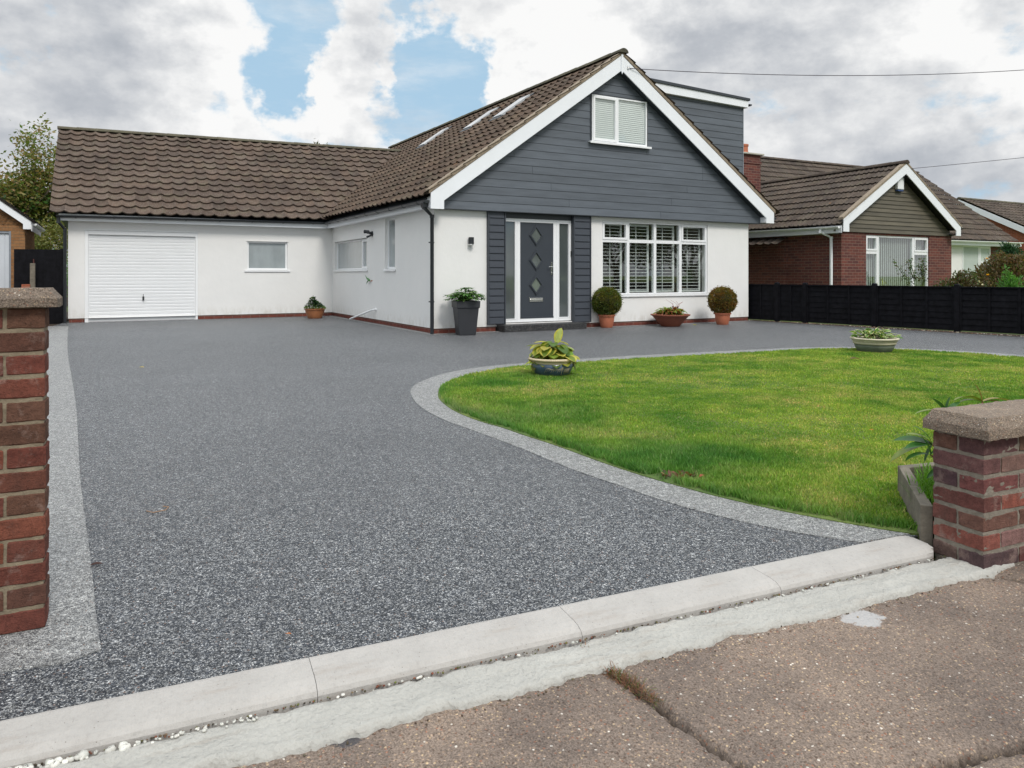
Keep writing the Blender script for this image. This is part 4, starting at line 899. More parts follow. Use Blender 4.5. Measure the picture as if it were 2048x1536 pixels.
# neighbour's brick garage on the left
lg=thing('brick_garage',hat(-7.18,8),'buff brick garage with a pale door and white bargeboard at the left edge','garage')
FL=FF('b',8.0)
m_=hmb(); FL.wall(m_,-10.8,-7.18,-.1,2.62,[(-10.2,-7.46,-.1,2.17)],.1); m_.add([(-10.8,8.0,2.3),(-7.18,8.0,2.3),(-9,8.0,3.75)],[(0,1,2)]); m_.quad((-7.18,8,-.1),(-7.18,10.7,-.1),(-7.18,10.7,2.35),(-7.18,8,2.35)); m_.build('wall',M['brick_buff'],lg)
m_=hmb(); m_.box(-10.2,-7.46,8.06,8.09,-.1,2.17); 
for i in range(26): m_.box(-10.2+i*.105,-10.2+i*.105+.09,8.045,8.06,-.1,2.1)
gdo=m_.build('garage_door',M['oldpaint'],lg); m_=hmb(); m_.box(-7.50,-7.462,8.0,8.08,-.1,2.17); m_.box(-10.2,-7.5,8.01,8.06,2.12,2.165); m_.build('door_frame',M['lead'],lg)
barge('bargeboard',-7.05,-9.0,2.46,3.96,7.86,7.885,.24,(.16,2.22),lg,'whiteboard','dgrey',7.99)
m_=hmb(); m_.prism([(-6.98,2.44),(-9,4.0),(-11,2.44),(-11,2.36),(-9,3.9),(-6.98,2.36)],7.84,10.8,'y'); m_.build('roof',M['tile_n'],lg)
gutter((-6.98,7.9,2.36),(-6.98,10.7,2.36),.05).build('gutter',M['white'],lg); m_=hmb(); m_.box(-7.05,-7.03,7.9,10.7,2.18,2.40); m_.build('fascia',M['whiteboard'],lg)
# ================================================================== fences, gate, walls
def wth(name,x,y,z,lab,cat,grp=None,rz=0): return thing(name,at(x,y,z,rz),lab,cat,grp)
black_gate=wth('side_gate',-10.67,17.35,-.05,'tall black side gate between the two garages','gate',rz=ANG)
gm=MB(black_gate.matrix_world.copy()); W_=.93
for i in range(8): gm.box(-W_+i*.117,-W_+i*.117+.1165,0,.02,.03,1.78)
gm.build('gate_boards',M['blackwood'],black_gate,bevel=.003)
gm=MB(MW[black_gate.name]); gm.box(-W_,-.01,.02,.055,.25,.35); gm.box(-W_,-.01,.02,.055,1.45,1.55); gm.box(-.02,.05,-.02,.06,0,1.80); gm.build('gate_frame',M['blackwood'],black_gate,bevel=.003)
rf=wth('garden_fence',-11.05,16.9,0,'red brown fence panel with a weathered post beside the buff garage','fence',rz=R(115))
gm=MB(MW[rf.name]); 
for i in range(9): gm.box(.1+i*.2,.1+i*.2+.19,-.01,.01,.05,1.50+.0*i)
gm.build('fence_panel',M['redfence'],rf); gm=MB(MW[rf.name]); gm.box(-.05,.05,-.05,.05,-.05,1.40); gm.build('fence_post',M['sleeper'],rf,bevel=.01)
# stepped boundary wall running back from the left pier
sw=wth('boundary_wall',-11.0,16.6,-.1,'low stepped brick boundary wall by the side gate','wall',rz=R(122))
gm=MB(MW[sw.name])
for i in range(7): gm.box(-.35-i*.36,-.0-i*.36,-.08,.08,0,1.02-i*.055)
gm.build('wall_steps',M['brick_o'],sw,bevel=.006)
# black panel fence on the right
fp0=Vector((5.85,18.41)); fd=Vector((.603,-.798)).normalized(); fang=math.atan2(fd.y,fd.x)
fence=thing('black_fence',at(fp0.x,fp0.y,0,fang),'low black stained panel fence between the drive and the brick bungalow','fence')
posts=[-.75,.02,.92,1.65,3.27,4.91,6.55,8.2,9.85,11.5,12.9]
gm=None
for i in range(len(posts)-1):
    x0,x1=posts[i]+.045,posts[i+1]-.045; gm=MB(MW[fence.name]); n=7; top=.905
    for k in range(n):
        z=.03+k*(top-.06)/n; h=(top-.06)/n+.02; dz=random.uniform(-.004,.004)
        gm.add([(x0,-.022,z+dz),(x1,-.022,z+dz),(x1,-.008,z+h),(x0,-.008,z+h),(x0,.0,z+dz),(x1,.0,z+dz),(x1,.0,z+h),(x0,.0,z+h)],[(0,1,2,3),(7,6,5,4),(4,5,1,0),(3,2,6,7)])
    L_=x1-x0; nb_=max(2,round(L_/.55))
    for k in range(nb_+1): q=x0+.02+(L_-.04)*k/nb_; gm.box(q-.02,q+.02,-.040,-.023,.03,top-.02)
    gm.box(x0,x1,-.045,.012,top-.025,top)
    gm.build('fence_panel',M['blackwood'],fence)
for q in posts:
    gm=MB(MW[fence.name]); gm.box(q-.045,q+.045,-.06,.03,-.05,.935); gm.add([(q-.045,-.06,.935),(q+.045,-.06,.935),(q+.045,.03,.935),(q-.045,.03,.935),(q-.025,-.04,.955),(q+.025,-.04,.955),(q+.025,.01,.955),(q-.025,.01,.955)],[(0,1,5,4),(1,2,6,5),(2,3,7,6),(3,0,4,7),(4,5,6,7)])
    gm.build('fence_post',M['blackwood'],fence)
# real bricks, laid one by one
def brick(mb,x0,x1,y0,y1,z0,z1,col):
    """a slightly irregular brick with eased arrises"""
    j=lambda k=.0015: random.uniform(-k,k); e=.004
    v=[]
    x0+=j();x1+=j();y0+=j(.001);y1+=j(.001);z0+=j();z1+=j()
    for z,i in ((z0,e),(z0+e,0),(z1-e,0),(z1,e)):
        for x,y in ((x0+i,y0+i),(x1-i,y0+i),(x1-i,y1-i),(x0+i,y1-i)): v.append((x+j(.0007),y+j(.0007),z+j(.0007)))
    fs=[(3,2,1,0),(12,13,14,15)]+[(q*4+k,q*4+(k+1)%4,q*4+4+(k+1)%4,q*4+4+k) for q in range(3) for k in range(4)]
    mb.add(v,fs,col)
def rough(o,amp,sc,cuts=0):
    me=o.data; bm=bmesh.new(); bm.from_mesh(me)
    if cuts: bmesh.ops.subdivide_edges(bm,edges=bm.edges[:],cuts=cuts,use_grid_fill=True)
    for v in bm.verts:
        n=mn.noise_vector(v.co*sc); n2=mn.noise_vector(v.co*sc*3.7); v.co+=n*amp+n2*amp*.5
    bm.to_mesh(me); bm.free(); me.update()
def weather(o,amp,mx=.022,it=6,cut=99):
    bm=bmesh.new(); bm.from_mesh(o.data)
    for _ in range(it):
        es=[e for e in bm.edges if e.calc_length()>mx and min(v.co.x for v in e.verts)<cut and max(v.co.x for v in e.verts)>-cut]
        if not es: break
        bmesh.ops.subdivide_edges(bm,edges=es,cuts=1,use_grid_fill=True)
    for v in bm.verts: v.co+=mn.noise_vector(v.co*22)*amp+mn.noise_vector(v.co*75)*amp*.8
    bm.to_mesh(o.data); bm.free()
def slab(MM,x0,x1,y0,y1,z0,z1,ch,mt,name,par,amp=.003):
    gm=MB(MM); m=z0+(z1-z0)*.45
    gm.add([(x0,y0,z0),(x1,y0,z0),(x1,y1,z0),(x0,y1,z0),(x0,y0,m),(x1,y0,m),(x1,y1,m),(x0,y1,m),(x0+ch,y0+ch,z1),(x1-ch,y0+ch,z1),(x1-ch,y1-ch,z1),(x0+ch,y1-ch,z1)],
      [(3,2,1,0)]+[(q+k,q+(k+1)%4,q+4+(k+1)%4,q+4+k) for q in (0,4) for k in range(4)]+[(8,9,10,11)])
    o=gm.build(name,mt,par); bm=bmesh.new(); bm.from_mesh(o.data)
    for _ in range(7):
        es=[e for e in bm.edges if e.calc_length()>.020]
        if not es: break
        bmesh.ops.subdivide_edges(bm,edges=es,cuts=1,use_grid_fill=True)
    for v in bm.verts: v.co+=mn.noise_vector(v.co*14)*amp*.7+mn.noise_vector(v.co*55)*amp*.6+mn.noise_vector(v.co*150)*amp*.6
    bm.to_mesh(o.data); bm.free(); o.data.polygons.foreach_set('use_smooth',[True]*len(o.data.polygons)); o.data.set_sharp_from_angle(angle=R(28)); return o
RC=[(.205,.070,.047),(.18,.062,.044),(.22,.078,.050),(.165,.060,.044),(.15,.075,.052),(.19,.066,.05)]
lp=thing('brick_wall_end',at(-1.49,2.34,0,R(26)),'tall red brick wall end with gravelly coping at the left edge','wall')
MM=MW[lp.name]; bk=MB(MM); ct=.0735; 
for c in range(14):
    x=0.0; first=True
    while x>-2.9:
        L_=.1025 if (c%2==1 and first) else .215
        col=vary(random.choice(RC),.13)
        if 4<c<9 and False: col=vary((.14,.07,.05),.1)
        brick(bk,x-L_,x,0,.096,c*ct+.005,c*ct+ct-.005,col); x-=L_+.010; first=False
weather(bk.build('brickwork',M['clay'],lp),.0016,cut=.6)
gm=MB(MM); gm.box(-2.9,-.005,.0035,.0925,-.02,1.028); weather(gm.build('mortar',M['bed'],lp),.0035,.03)
slab(MM,-2.95,.036,-.030,.128,1.028,1.088,.026,M['coping'],'coping',lp)
# front wall on the right
RR=[(.15,.075,.075),(.27,.10,.075),(.11,.070,.076),(.19,.075,.065),(.24,.15,.125),(.13,.082,.078),(.17,.095,.07)]
wr=thing('brick_garden_wall',at(1.866,2.90,-.05,KA),'low weathered brick garden wall with thick coping at the right edge','wall')
MM=MW[wr.name]; bk=MB(MM); ct=.0755
for c in range(7):
    z0,z1=c*ct+.007,c*ct+ct-.006; x=0.0
    if c%2==0:   # two snapped headers face the drive
        brick(bk,0,.215,0,.1025,z0,z1,vary(RR[(c*2+2)%7],.2)); brick(bk,0,.215,.1125,.215,z0,z1,vary(random.choice(RR),.2)); x=.225
    else: brick(bk,0,.1025,0,.215,z0,z1,vary(RR[(1,3,0)[(c//2)%3]],.2)); x=.1125
    while x<6:
        for y0,y1 in ((0,.1025),(.1125,.215)): brick(bk,x,x+.215,y0,y1,z0,z1,vary(random.choice(RR),.25))
        x+=.225
weather(bk.build('brickwork',M['clay'],wr),.0016,cut=1.0)
gm=MB(MM); gm.box(.003,6,.003,.212,-.03,.535); gm.box(6,11,0.0,.215,-.03,.535); weather(gm.build('mortar',plain('grey_mortar',(.20,.175,.14),.95,.25,18,bump=.006,bscale=100,dirt=.5),wr),.0048,.03)
slab(MM,-.036,2.2,-.045,.235,.535,.617,.026,M['coping'],'coping',wr,.004); 
gm=MB(MM); gm.box(2.205,11,-.045,.235,.535,.617); gm.build('coping',M['coping'],wr,bevel=.02)
# timber edging of the raised bed
sb=thing('timber_bed_edging',at(1.768,3.137,0),'weathered grey timber edging of the raised bed behind the right wall','edging')
def plank(p0,p1,w_,h,z0=-.05):
    p0=Vector(p0);p1=Vector(p1);d=(p1-p0).normalized();n=Vector((-d.y,d.x)); gm=MB(ID)
    q=[p0,p1,p1-n*w_,p0-n*w_]; gm.prism([(a.x,a.y) for a in q],z0,h,'z'); return gm
gm=plank((1.75,3.14),(1.985,3.76),.048,.145); gm.M=ID; gm.build('board',M['sleeper'],sb,bevel=.004)
gm=plank((1.992,3.79),(2.75,4.03),.05,.145); gm.M=ID; gm.build('board',M['sleeper'],sb,bevel=.004)
sheet('garden_bed',[(1.84,3.16),(2.03,3.74),(2.75,3.97),(9.5,7.2),(8.9,6.7)][:3]+[(3.6,4.2),(3.6,3.95)],.09,M['soil'])
# ================================================================== leaves
def leafblade(mb,p,d,L,w_,curl=.5,fold=.25,col=(.1,.2,.04),edge=None,n=5,roll=0):
    """pointed leaf from p along d, drooping by curl"""
    d=Vector(d).normalized(); s=d.cross(Vector((0,0,1)))
    s=s.normalized() if s.length>1e-3 else Vector((1,0,0))
    if roll: s=Matrix.Rotation(roll,3,d)@s
    p=Vector(p); vs=[]; cur=p.copy(); dd=d.copy()
    for i in range(n+1):
        t=i/n; ww=w_*.5*(math.sin(math.pi*min(1,t*.92+.06))**.75)*(1 if t<.999 else .05); up=s.cross(dd).normalized()
        vs+=[cur-s*ww+up*ww*fold,cur.copy(),cur+s*ww+up*ww*fold]
        cur=cur+dd*(L/n); dd=(Matrix.Rotation(-curl/n,3,s)@dd).normalized()
    f1=[]
    for i in range(n): a=i*3;b=a+3; f1+=[(a,a+1,b+1,b),(a+1,a+2,b+2,b+1)]
    if edge is None: mb.add(vs,f1,col)
    else:
        # margin: two outer strips in the edge colour
        vs2=[]
        for i in range(n+1):
            l,c,r=vs[i*3:i*3+3]; vs2+=[l,c.lerp(l,.62),c,c.lerp(r,.62),r]
        inner=[];outer=[]
        for i in range(n):
            a=i*5;b=a+5; inner+=[(a+1,a+2,b+2,b+1),(a+2,a+3,b+3,b+2)]; outer+=[(a,a+1,b+1,b),(a+3,a+4,b+4,b+3)]
        mb.add(vs2,inner,col); mb.add(vs2,outer,edge)
def rdir(el0,el1,az=None):
    a=random.uniform(0,2*math.pi) if az is None else az; e=R(random.uniform(el0,el1)); return Vector((math.cos(a)*math.cos(e),math.sin(a)*math.cos(e),math.sin(e)))
# ---------------- pots
def pot(name,x,y,prof,m,lab,cat,rz=0,soilz=None,n=40,sx=1,grp=None,z=0):
    t=thing(name,at(x,y,z,rz),lab,cat,grp); gm=MB(MW[t.name]); gm.lathe(prof,n,sx); gm.build('pot_body',m,t,smooth=True,autos=40)
    return t
def soil(t,r,z,sx=1): gm=MB(MW[t.name]); gm.lathe([(r,z-.02),(r,z),(0,z+.01)],24,sx); return gm.build('soil',M['soil'],t)
def pl(name,x,y,z,lab,grp=None,cat='plant'): return thing(name,at(x,y,z),lab,cat,grp)
# blue glazed bowl on the lawn
bx,by=.458,8.28
t_=thing('plant_pot',at(bx,by,.022),'blue glazed bowl with cream rope rim on the lawn tip','pot')
blue=plain('blue_glaze',(.050,.085,.14),.3,.25,9,coat=.3); cream=plain('cream_glaze',(.50,.42,.28),.4,.12,14)
gm=MB(MW[t_.name]); gm.lathe([(.17,-.01),(.195,.0),(.225,.06),(.245,.122)],48); gm.build('pot_body',blue,t_,smooth=True)
gm=MB(MW[t_.name]); gm.lathe([(.245,.122),(.249,.128),(.246,.134),(.25,.14),(.247,.146),(.262,.152),(.27,.165),(.262,.180),(.235,.180),(.225,.15),(.2,.148)],48); rim=gm.build('rim',cream,t_,smooth=True)
gm=MB(MW[t_.name])
for k in range(72):
    a=2*math.pi*k/72; b=a+.075; gm.tube([(.2655*math.cos(a),.2655*math.sin(a),.153),(.273*math.cos((a+b)/2),.273*math.sin((a+b)/2),.165),(.2645*math.cos(b),.2645*math.sin(b),.177)],.0055,5)
gm.build('rope_moulding',cream,rim,smooth=True)
gm=MB(MW[t_.name]); 
def onpot(an,z): r=.197+(.243-.197)*max(0,z)/.12+.004; return (r*math.cos(an),r*math.sin(an),z)
def dec(pts,r=.0022): gm.tube([onpot(a,z) for a,z in pts],r,4)
for k in range(8): a=-2.05+k*.11; dec([(a+.0,.03+.008*(k%3)),(a+.10,.07+.004*(k%2)),(a+.22,.085-.008*(k%3)),(a+.38,.058-.004*k%.02)])
dec([(-1.15,.005),(-1.14,.06),(-1.12,.098)],.004)
for k in range(7): a=-1.02+k*.055; dec([(a,.02),(a+.02,.05+.008*(k%2)),(a+.09,.075)],.003)
gm.build('grass_motif',cream,t_,smooth=True); soil(t_,.235,.155)
hl=pl('hosta_plant',bx,by,.17,'yellow green large-leaved hosta growing in the blue bowl')
lv=MB(ID); st=MB(ID)
HC=[(.20,.26,.035),(.14,.22,.03),(.27,.30,.04),(.10,.19,.035),(.34,.33,.05)]
random.seed(21)
spec=[(.02,.0,80,.20,.10,.06,(.33,.36,.08),.55)]
def hleaf(px,pz,dx,dy,dz,L,w_,curl,col,edge,base=(0,0),roll=0):
    b=Vector((bx+base[0],by+base[1],.16)); p=Vector((bx+px,by+base[1]-.02,pz))
    st.tube([b,b.lerp(p,.55)+Vector((0,0,.02)),p],[.006,.005,.004],6,(.22,.22,.05)); leafblade(lv,p,(dx,dy,dz),L*1.12,w_*1.3,curl,.18,tuple(q*1.1 for q in col),edge,7,roll)
YE=(.50,.45,.08)
hleaf(.045,.36,.25,-.1,1,.165,.095,.25,(.40,.44,.14),YE,(.02,0),1.2)
hleaf(-.05,.37,-1,-.2,.15,.15,.06,.4,(.42,.42,.07),YE)
hleaf(-.06,.33,-.9,-.3,.2,.20,.10,.9,(.30,.33,.06),(.48,.36,.06))
hleaf(.0,.33,.5,-.6,-.1,.13,.10,.6,(.17,.27,.07),(.45,.33,.06))
hleaf(-.05,.30,-.2,-.9,-.15,.12,.09,.6,(.22,.34,.16),None,(-.03,0),.2)
hleaf(.0,.285,.05,-.8,-.45,.125,.11,.7,(.33,.38,.10),YE,(0,-.05))
hleaf(-.10,.27,-1,-.3,.05,.17,.07,.7,(.13,.24,.04),YE,(-.06,0))
hleaf(-.14,.22,-1,-.2,-.5,.20,.06,.2,(.33,.40,.04),None,(-.08,0))
hleaf(-.12,.23,-.7,-.6,-.2,.14,.08,.9,(.11,.20,.04),(.40,.26,.05),(-.07,0))
hleaf(.12,.28,.5,-.7,-.25,.13,.12,1.0,(.17,.30,.04),None,(.06,-.02))
hleaf(.09,.26,-.1,-.9,-.3,.12,.10,.9,(.25,.33,.07),None,(.05,-.03))
hleaf(.14,.25,.3,-.8,-.5,.14,.11,.9,(.13,.25,.035),None,(.08,0))
hleaf(.10,.31,.8,-.3,.1,.14,.07,.7,(.15,.27,.04),(.5,.46,.2),(.05,.02))
hleaf(.17,.20,1,-.1,.3,.14,.035,2.4,(.36,.42,.04),None,(.12,0))
hleaf(.18,.20,.6,-.5,-.3,.10,.06,.6,(.26,.34,.05),YE,(.1,0))
hleaf(-.04,.20,.1,-1,-.7,.07,.04,.3,(.34,.13,.03),None,(-.03,-.08))
for k in range(85):
    a=random.uniform(0,2*math.pi); r=random.uniform(.02,.20); L=random.uniform(.10,.17)
    c=vary(random.choice(HC),.2); c=tuple(q*.75 for q in c)
    hleaf(r*math.cos(a),random.uniform(.22,.385)-.35*r*(r>.1),math.cos(a),math.sin(a)-.35,random.uniform(-.7,.25),L,L*.66,random.uniform(.5,1.3),c,YE if random.random()<.35 else None,(r*.5*math.cos(a),r*.5*math.sin(a)))
lv.build('leaves',M['leaf'],hl,smooth=True); st.build('stems',M['stem'],hl)
# cream bowl with variegated hosta
bx2,by2=5.32,10.76
t_=thing('plant_pot',at(bx2,by2,.045),'cream and green banded stone bowl at the far edge of the lawn','pot')
band=plain('mossy_glaze',(.13,.15,.11),.6,.3,8,dirt=.4); cs=plain('cream_stoneware',(.50,.45,.34),.6,.12,10,dirt=.3)
gm=MB(MW[t_.name]); gm.lathe([(.19,-.06),(.225,-.03),(.262,.03),(.275,.075)],48); gm.build('pot_body',band,t_,smooth=True)
gm=MB(MW[t_.name]); gm.lathe([(.275,.075),(.289,.08),(.293,.10),(.289,.112),(.302,.118),(.306,.132),(.300,.140),(.326,.146),(.330,.158),(.322,.168),(.29,.168),(.28,.14),(.25,.138)],48); gm.build('rim',cs,t_,smooth=True); soil(t_,.29,.148)
hp2=pl('hosta_plant',bx2,by2,.19,'low hosta with cream-edged leaves in the banded bowl')
lv=MB(ID); random.seed(5)
for k in range(190):
    a=random.uniform(0,2*math.pi); r=random.uniform(.0,.26)*(1 if math.cos(a)<.5 else 1.15); L=random.uniform(.07,.13); p=(bx2+r*math.cos(a),by2+r*math.sin(a)*.8,.21+random.uniform(.0,.12)*(1-r*2))
    cream_e=(.55,.52,.28) if random.random()<.75 else None
    leafblade(lv,p,(math.cos(a),math.sin(a)-.2,random.uniform(-.1,.8)),L,L*.5,random.uniform(.3,1.5),.2,vary((.09,.19,.035),.3),cream_e,4,random.uniform(-.6,.6))
lv.build('leaves',M['leaf'],hp2,smooth=True)
# terracotta pots with box balls
def hx(a,b): v=H(a,b); return v.x,v.y
def ballpot(u,lab1,lab2,r,c1,c2,seed,pr=.175,ph=.28):
    x,y=u; grp='terracotta pots of clipped box'
    pot('plant_pot',x,y,[(0,.0),(pr*.68,0),(pr*.72,.01),(pr*.9,ph*.5),(pr*.95,ph*.85),(pr*1.06,ph*.87),(pr*1.08,ph),(pr*.98,ph),(pr*.94,ph*.88),(0,ph*.86)],M['terracotta'],lab1,'pot',grp=grp)
    b=thing('box_ball',at(x,y,ph*.86),lab2,'shrub','clipped box balls in pots')
    lv=MB(ID); random.seed(seed); cz=ph+r*.88
    for k in range(9500):
        d=Vector((random.gauss(0,1),random.gauss(0,1),random.gauss(0,1))).normalized()
        bump_=1+.10*mn.noise(d*3+Vector((seed,0,0)))+.06*mn.noise(d*9)
        q=random.random(); rr=r*bump_*(.80+.20*q**.5)+(random.uniform(0,.05) if random.random()<.10 else 0)
        p=Vector((x,y,cz))+Vector((d.x*rr,d.y*rr,d.z*rr*.98))
        if p.z<ph*.85: continue
        dd=(d+Vector((random.uniform(-.9,.9),random.uniform(-.9,.9),random.uniform(-.5,1)))).normalized()
        c=vary(c1 if mn.noise(d*2.2+Vector((0,seed,0)))+random.uniform(-.35,.35)<.0 else c2,.4)
        L=random.uniform(.022,.038); s_=dd.orthogonal().normalized(); s_=Matrix.Rotation(random.uniform(0,6.28),3,dd)@s_
        lv.add([p,p+dd*L*.5-s_*.010,p+dd*L,p+dd*L*.5+s_*.010],[(0,1,2,3)],c)
    lv.build('foliage',M['leaf'],b)
    gm=MB(ID); gm.tube([(x,y,ph*.85),(x,y,cz)],[.02,.012],8)
    for k in range(14):
        d=rdir(0,80); gm.tube([(x,y,ph+.05),tuple(Vector((x,y,cz))+d*r*.7)],[.008,.003],5)
    gm.lathe([(0,-.76*r),(.5*r,-.58*r),(.76*r,-.1*r),(.76*r,.1*r),(.5*r,.58*r),(0,.76*r)],16,c=(x,y,cz),); gm.build('stem',plain('twigs_dark_core',(.03,.028,.012),.95,.3,30),b)  # twigs plus an added dark core ball for the shaded inside
ballpot((2.04,15.80),'round terracotta pot right of the door panels, under the green box ball','green clipped box ball, left of the two below the window',.305,(.085,.12,.022),(.12,.12,.02),3)
ballpot((4.81,16.75),'round terracotta pot nearest the right corner of the white house','bronzed reddish-green clipped box ball near the right house corner',.31,(.14,.115,.025),(.20,.11,.025),11,.18,.27)
# terracotta bowl
pot('plant_pot',3.50,16.2,[(0,0),(.20,0),(.21,.01),(.33,.15),(.395,.225),(.43,.24),(.435,.262),(.41,.268),(.38,.235),(.0,.215)],M['terracotta_br'],'wide shallow terracotta bowl centred under the living room window','pot')
p_=pl('bowl_plant',3.5,16.2,.22,'green and rust leaved plant with a purple sprig in the wide terracotta bowl'); lv=MB(ID); st=MB(ID); random.seed(9)
for k in range(260):
    a=random.uniform(0,2*math.pi); r=random.uniform(0,.27); L=random.uniform(.10,.17)
    c=random.choice([(.10,.19,.03),(.16,.24,.04),(.22,.28,.05),(.30,.14,.04),(.28,.10,.05)])
    leafblade(lv,(3.5+r*math.cos(a),16.2+r*math.sin(a)*.7,.24+random.uniform(.02,.14)*(1-r)),(math.cos(a),math.sin(a)-.1,random.uniform(-.3,.9)),L,L*.45,random.uniform(.4,1.4),.2,vary(c,.25),(.40,.36,.1) if random.random()<.3 else None,4,random.uniform(-.5,.5))
lv.build('leaves',M['leaf'],p_,smooth=True)
lv=MB(ID)
for k in range(26): leafblade(lv,(3.60+random.uniform(-.05,.06),16.16,.38+random.uniform(-.03,.05)),rdir(-20,70),.06,.045,.8,.2,vary((.09,.008,.03),.3),None,3)
for k in range(7): st.tube([(3.62,16.18,.3),(3.6+random.uniform(-.08,.14),16.18,.5),(3.58+random.uniform(-.18,.22),16.18,random.uniform(.5,.66))],.003,4,(.35,.12,.09))
lv.build('purple_leaves',M['leaf'],p_); st.build('stems',plain('pink_stem',(.30,.10,.08),.7,.1,10),p_)
# tall square anthracite planter
px_,py_=-.875,13.86
t_=thing('tall_planter',at(px_,py_,0,ANG-.20),'tall tapered anthracite square planter left of the front door','planter')
gm=MB(MW[t_.name]); s=.5**.5
def sq(r,z,ri=None): return [(-r,-r,z),(r,-r,z),(r,r,z),(-r,r,z)]
vs=[];lev=[(.158,0),(.160,.015),(.205,.51),(.222,.515),(.228,.645),(.212,.645),(.205,.56),(.05,.55)]
for r,z in lev: vs+=sq(r,z)
gm.add(vs,[(3,2,1,0)]+[(q*4+k,q*4+(k+1)%4,q*4+4+(k+1)%4,q*4+4+k) for q in range(len(lev)-1) for k in range(4)]+[tuple(range(len(vs)-4,len(vs)))]); gm.build('pot_body',M['planter'],t_,bevel=.008)
gm=MB(MW[t_.name]); gm.box(-.2,.2,-.2,.2,.57,.60); gm.build('soil',M['soil'],t_)
f_=pl('fatsia_plant',px_,py_,.6,'glossy lobed-leaf shrub spreading over the tall anthracite planter','','shrub' ) if False else thing('fatsia_plant',at(px_,py_,.6),'glossy lobed-leaf shrub spreading over the tall anthracite planter','shrub')
lv=MB(ID); st=MB(ID); random.seed(14)
for k in range(95):
    a=random.uniform(0,2*math.pi); rr=random.uniform(.03,.34); c0=Vector((px_+rr*math.cos(a)*1.05,py_+rr*math.sin(a)*.8,.66+random.uniform(0,.23)*(1.15-rr*2.2)))
    st.tube([(px_+rr*.25*math.cos(a),py_+rr*.25*math.sin(a),.6),tuple(c0.lerp(Vector((px_,py_,.7)),.4)+Vector((0,0,.03))),tuple(c0)],.004,5,(.2,.25,.08))
    out=Vector((math.cos(a),math.sin(a),.15)); n=7; S=random.uniform(.09,.15); col=random.choice([(.07,.17,.035),(.10,.22,.05),(.05,.13,.03),(.17,.28,.09)])
    for q in range(n):
        b=a+(q-(n-1)/2)*.62; leafblade(lv,c0,(math.cos(b),math.sin(b),random.uniform(-.1,.35)),S*(1-.07*abs(q-3)),S*.36,random.uniform(.3,.9),.2,vary(col,.15),None,4)
lv.build('leaves',M['leaf_gloss'],f_,smooth=True); st.build('stems',M['stem'],f_)
# small bowl by the garage wing
gx,gy=-5.15,19.15
pot('plant_pot',gx,gy,[(0,0),(.17,0),(.18,.012),(.19,.03),(.235,.15),(.25,.225),(.275,.232),(.28,.25),(.262,.255),(.24,.22),(0,.215)],M['terracotta_gl'],'glazed brown clay bowl in the corner by the garage wing','pot')
f_=thing('bowl_shrub',at(gx,gy,.22),'dark bushy cyclamen-like plant in the brown clay bowl','plant'); lv=MB(ID); random.seed(8)
for k in range(900):
    a=random.uniform(0,2*math.pi); rr=random.uniform(0,.25); hgt=.23*(1-(rr/.25)**2)*(1.1-.35*math.cos(a)); z=.25+random.random()**.5*max(.03,hgt)
    leafblade(lv,(gx+rr*math.cos(a)*1.1,gy+rr*math.sin(a),z),rdir(-20,70),random.uniform(.035,.06),.04,.7,.2,vary(random.choice([(.022,.055,.028),(.03,.07,.03),(.016,.045,.03),(.09,.15,.03)]) if z>.3 else (.09,.16,.03),.3),None,3)
lv.build('leaves',M['leaf'],f_)
# hummingbird ornament on the side wall
hb=thing('bird_ornament',hat(0,3.87,1.0),'small green hummingbird ornament fixed on the white side wall','ornament')
gm=hmb(); gr=plain('green_enamel',(.05,.20,.04),.4,.1,20); gm.tube([(-.02,3.80,.985),(-.03,3.86,1.01),(-.035,3.92,1.04),(-.035,3.97,1.055)],[.006,.022,.018,.012],8); gm.build('bird_body',gr,hb,smooth=True)
gm=hmb(); gm.add([(-.03,3.87,1.02),(-.06,3.93,1.02),(-.08,4.02,1.14),(-.05,3.93,1.06)],[(0,1,2,3)]); gm.add([(-.03,3.87,1.01),(-.06,3.84,1.0),(-.05,4.0,.90),(-.04,3.92,.96)],[(0,1,2,3)]); gm.tube([(-.03,3.9,1.02),(-.06,3.97,.93)],[.012,.004],6); gm.build('wing',gr,hb)
gm=hmb(); gm.tube([(-.02,3.80,.985),(0,3.70,.975)],[.008,.003],6); gm.tube([(-.0,3.72,1.0),(-.02,3.70,1.0)],.012,8); gm.build('beak',M['terracotta'],hb)
# ---------------- drop wires
def wire(p0,p1,sag,lab,r=.006):
    p0,p1=Vector(p0),Vector(p1); pts=[]
    for i in range(41): t=i/40; p=p0.lerp(p1,t); p.z-=sag*4*t*(1-t); pts.append(tuple(p))
    o=MB(ID); o.M=ID; o.tube(pts,r,6); o=o.build('overhead_cable',M['wire'],None,origin=Matrix.Translation(p0)); return tag(o,lab,'cable')
a_=H(4.42,-.30,5.62)
wire(a_,(26,22,8.9),.75,'thin dark overhead cable running right from the tip of the grey gable',.008)
a2=H(13.5,-.93,4.0)
wire(a2,(30,24,6.6),.10,'thin dark overhead cable running right from the brick bungalow\'s gable',.007)
br=thing('cable_bracket',hat(4.42,-.30,5.62),'small metal cable bracket near the top of the right bargeboard','bracket'); gm=hmb(); gm.box(4.40,4.45,-.32,-.300,5.60,5.67); gm.tube([(4.42,-.31,5.64),(4.42,-.36,5.62)],.008,6); gm.build('bracket_plate',M['steel'],br)
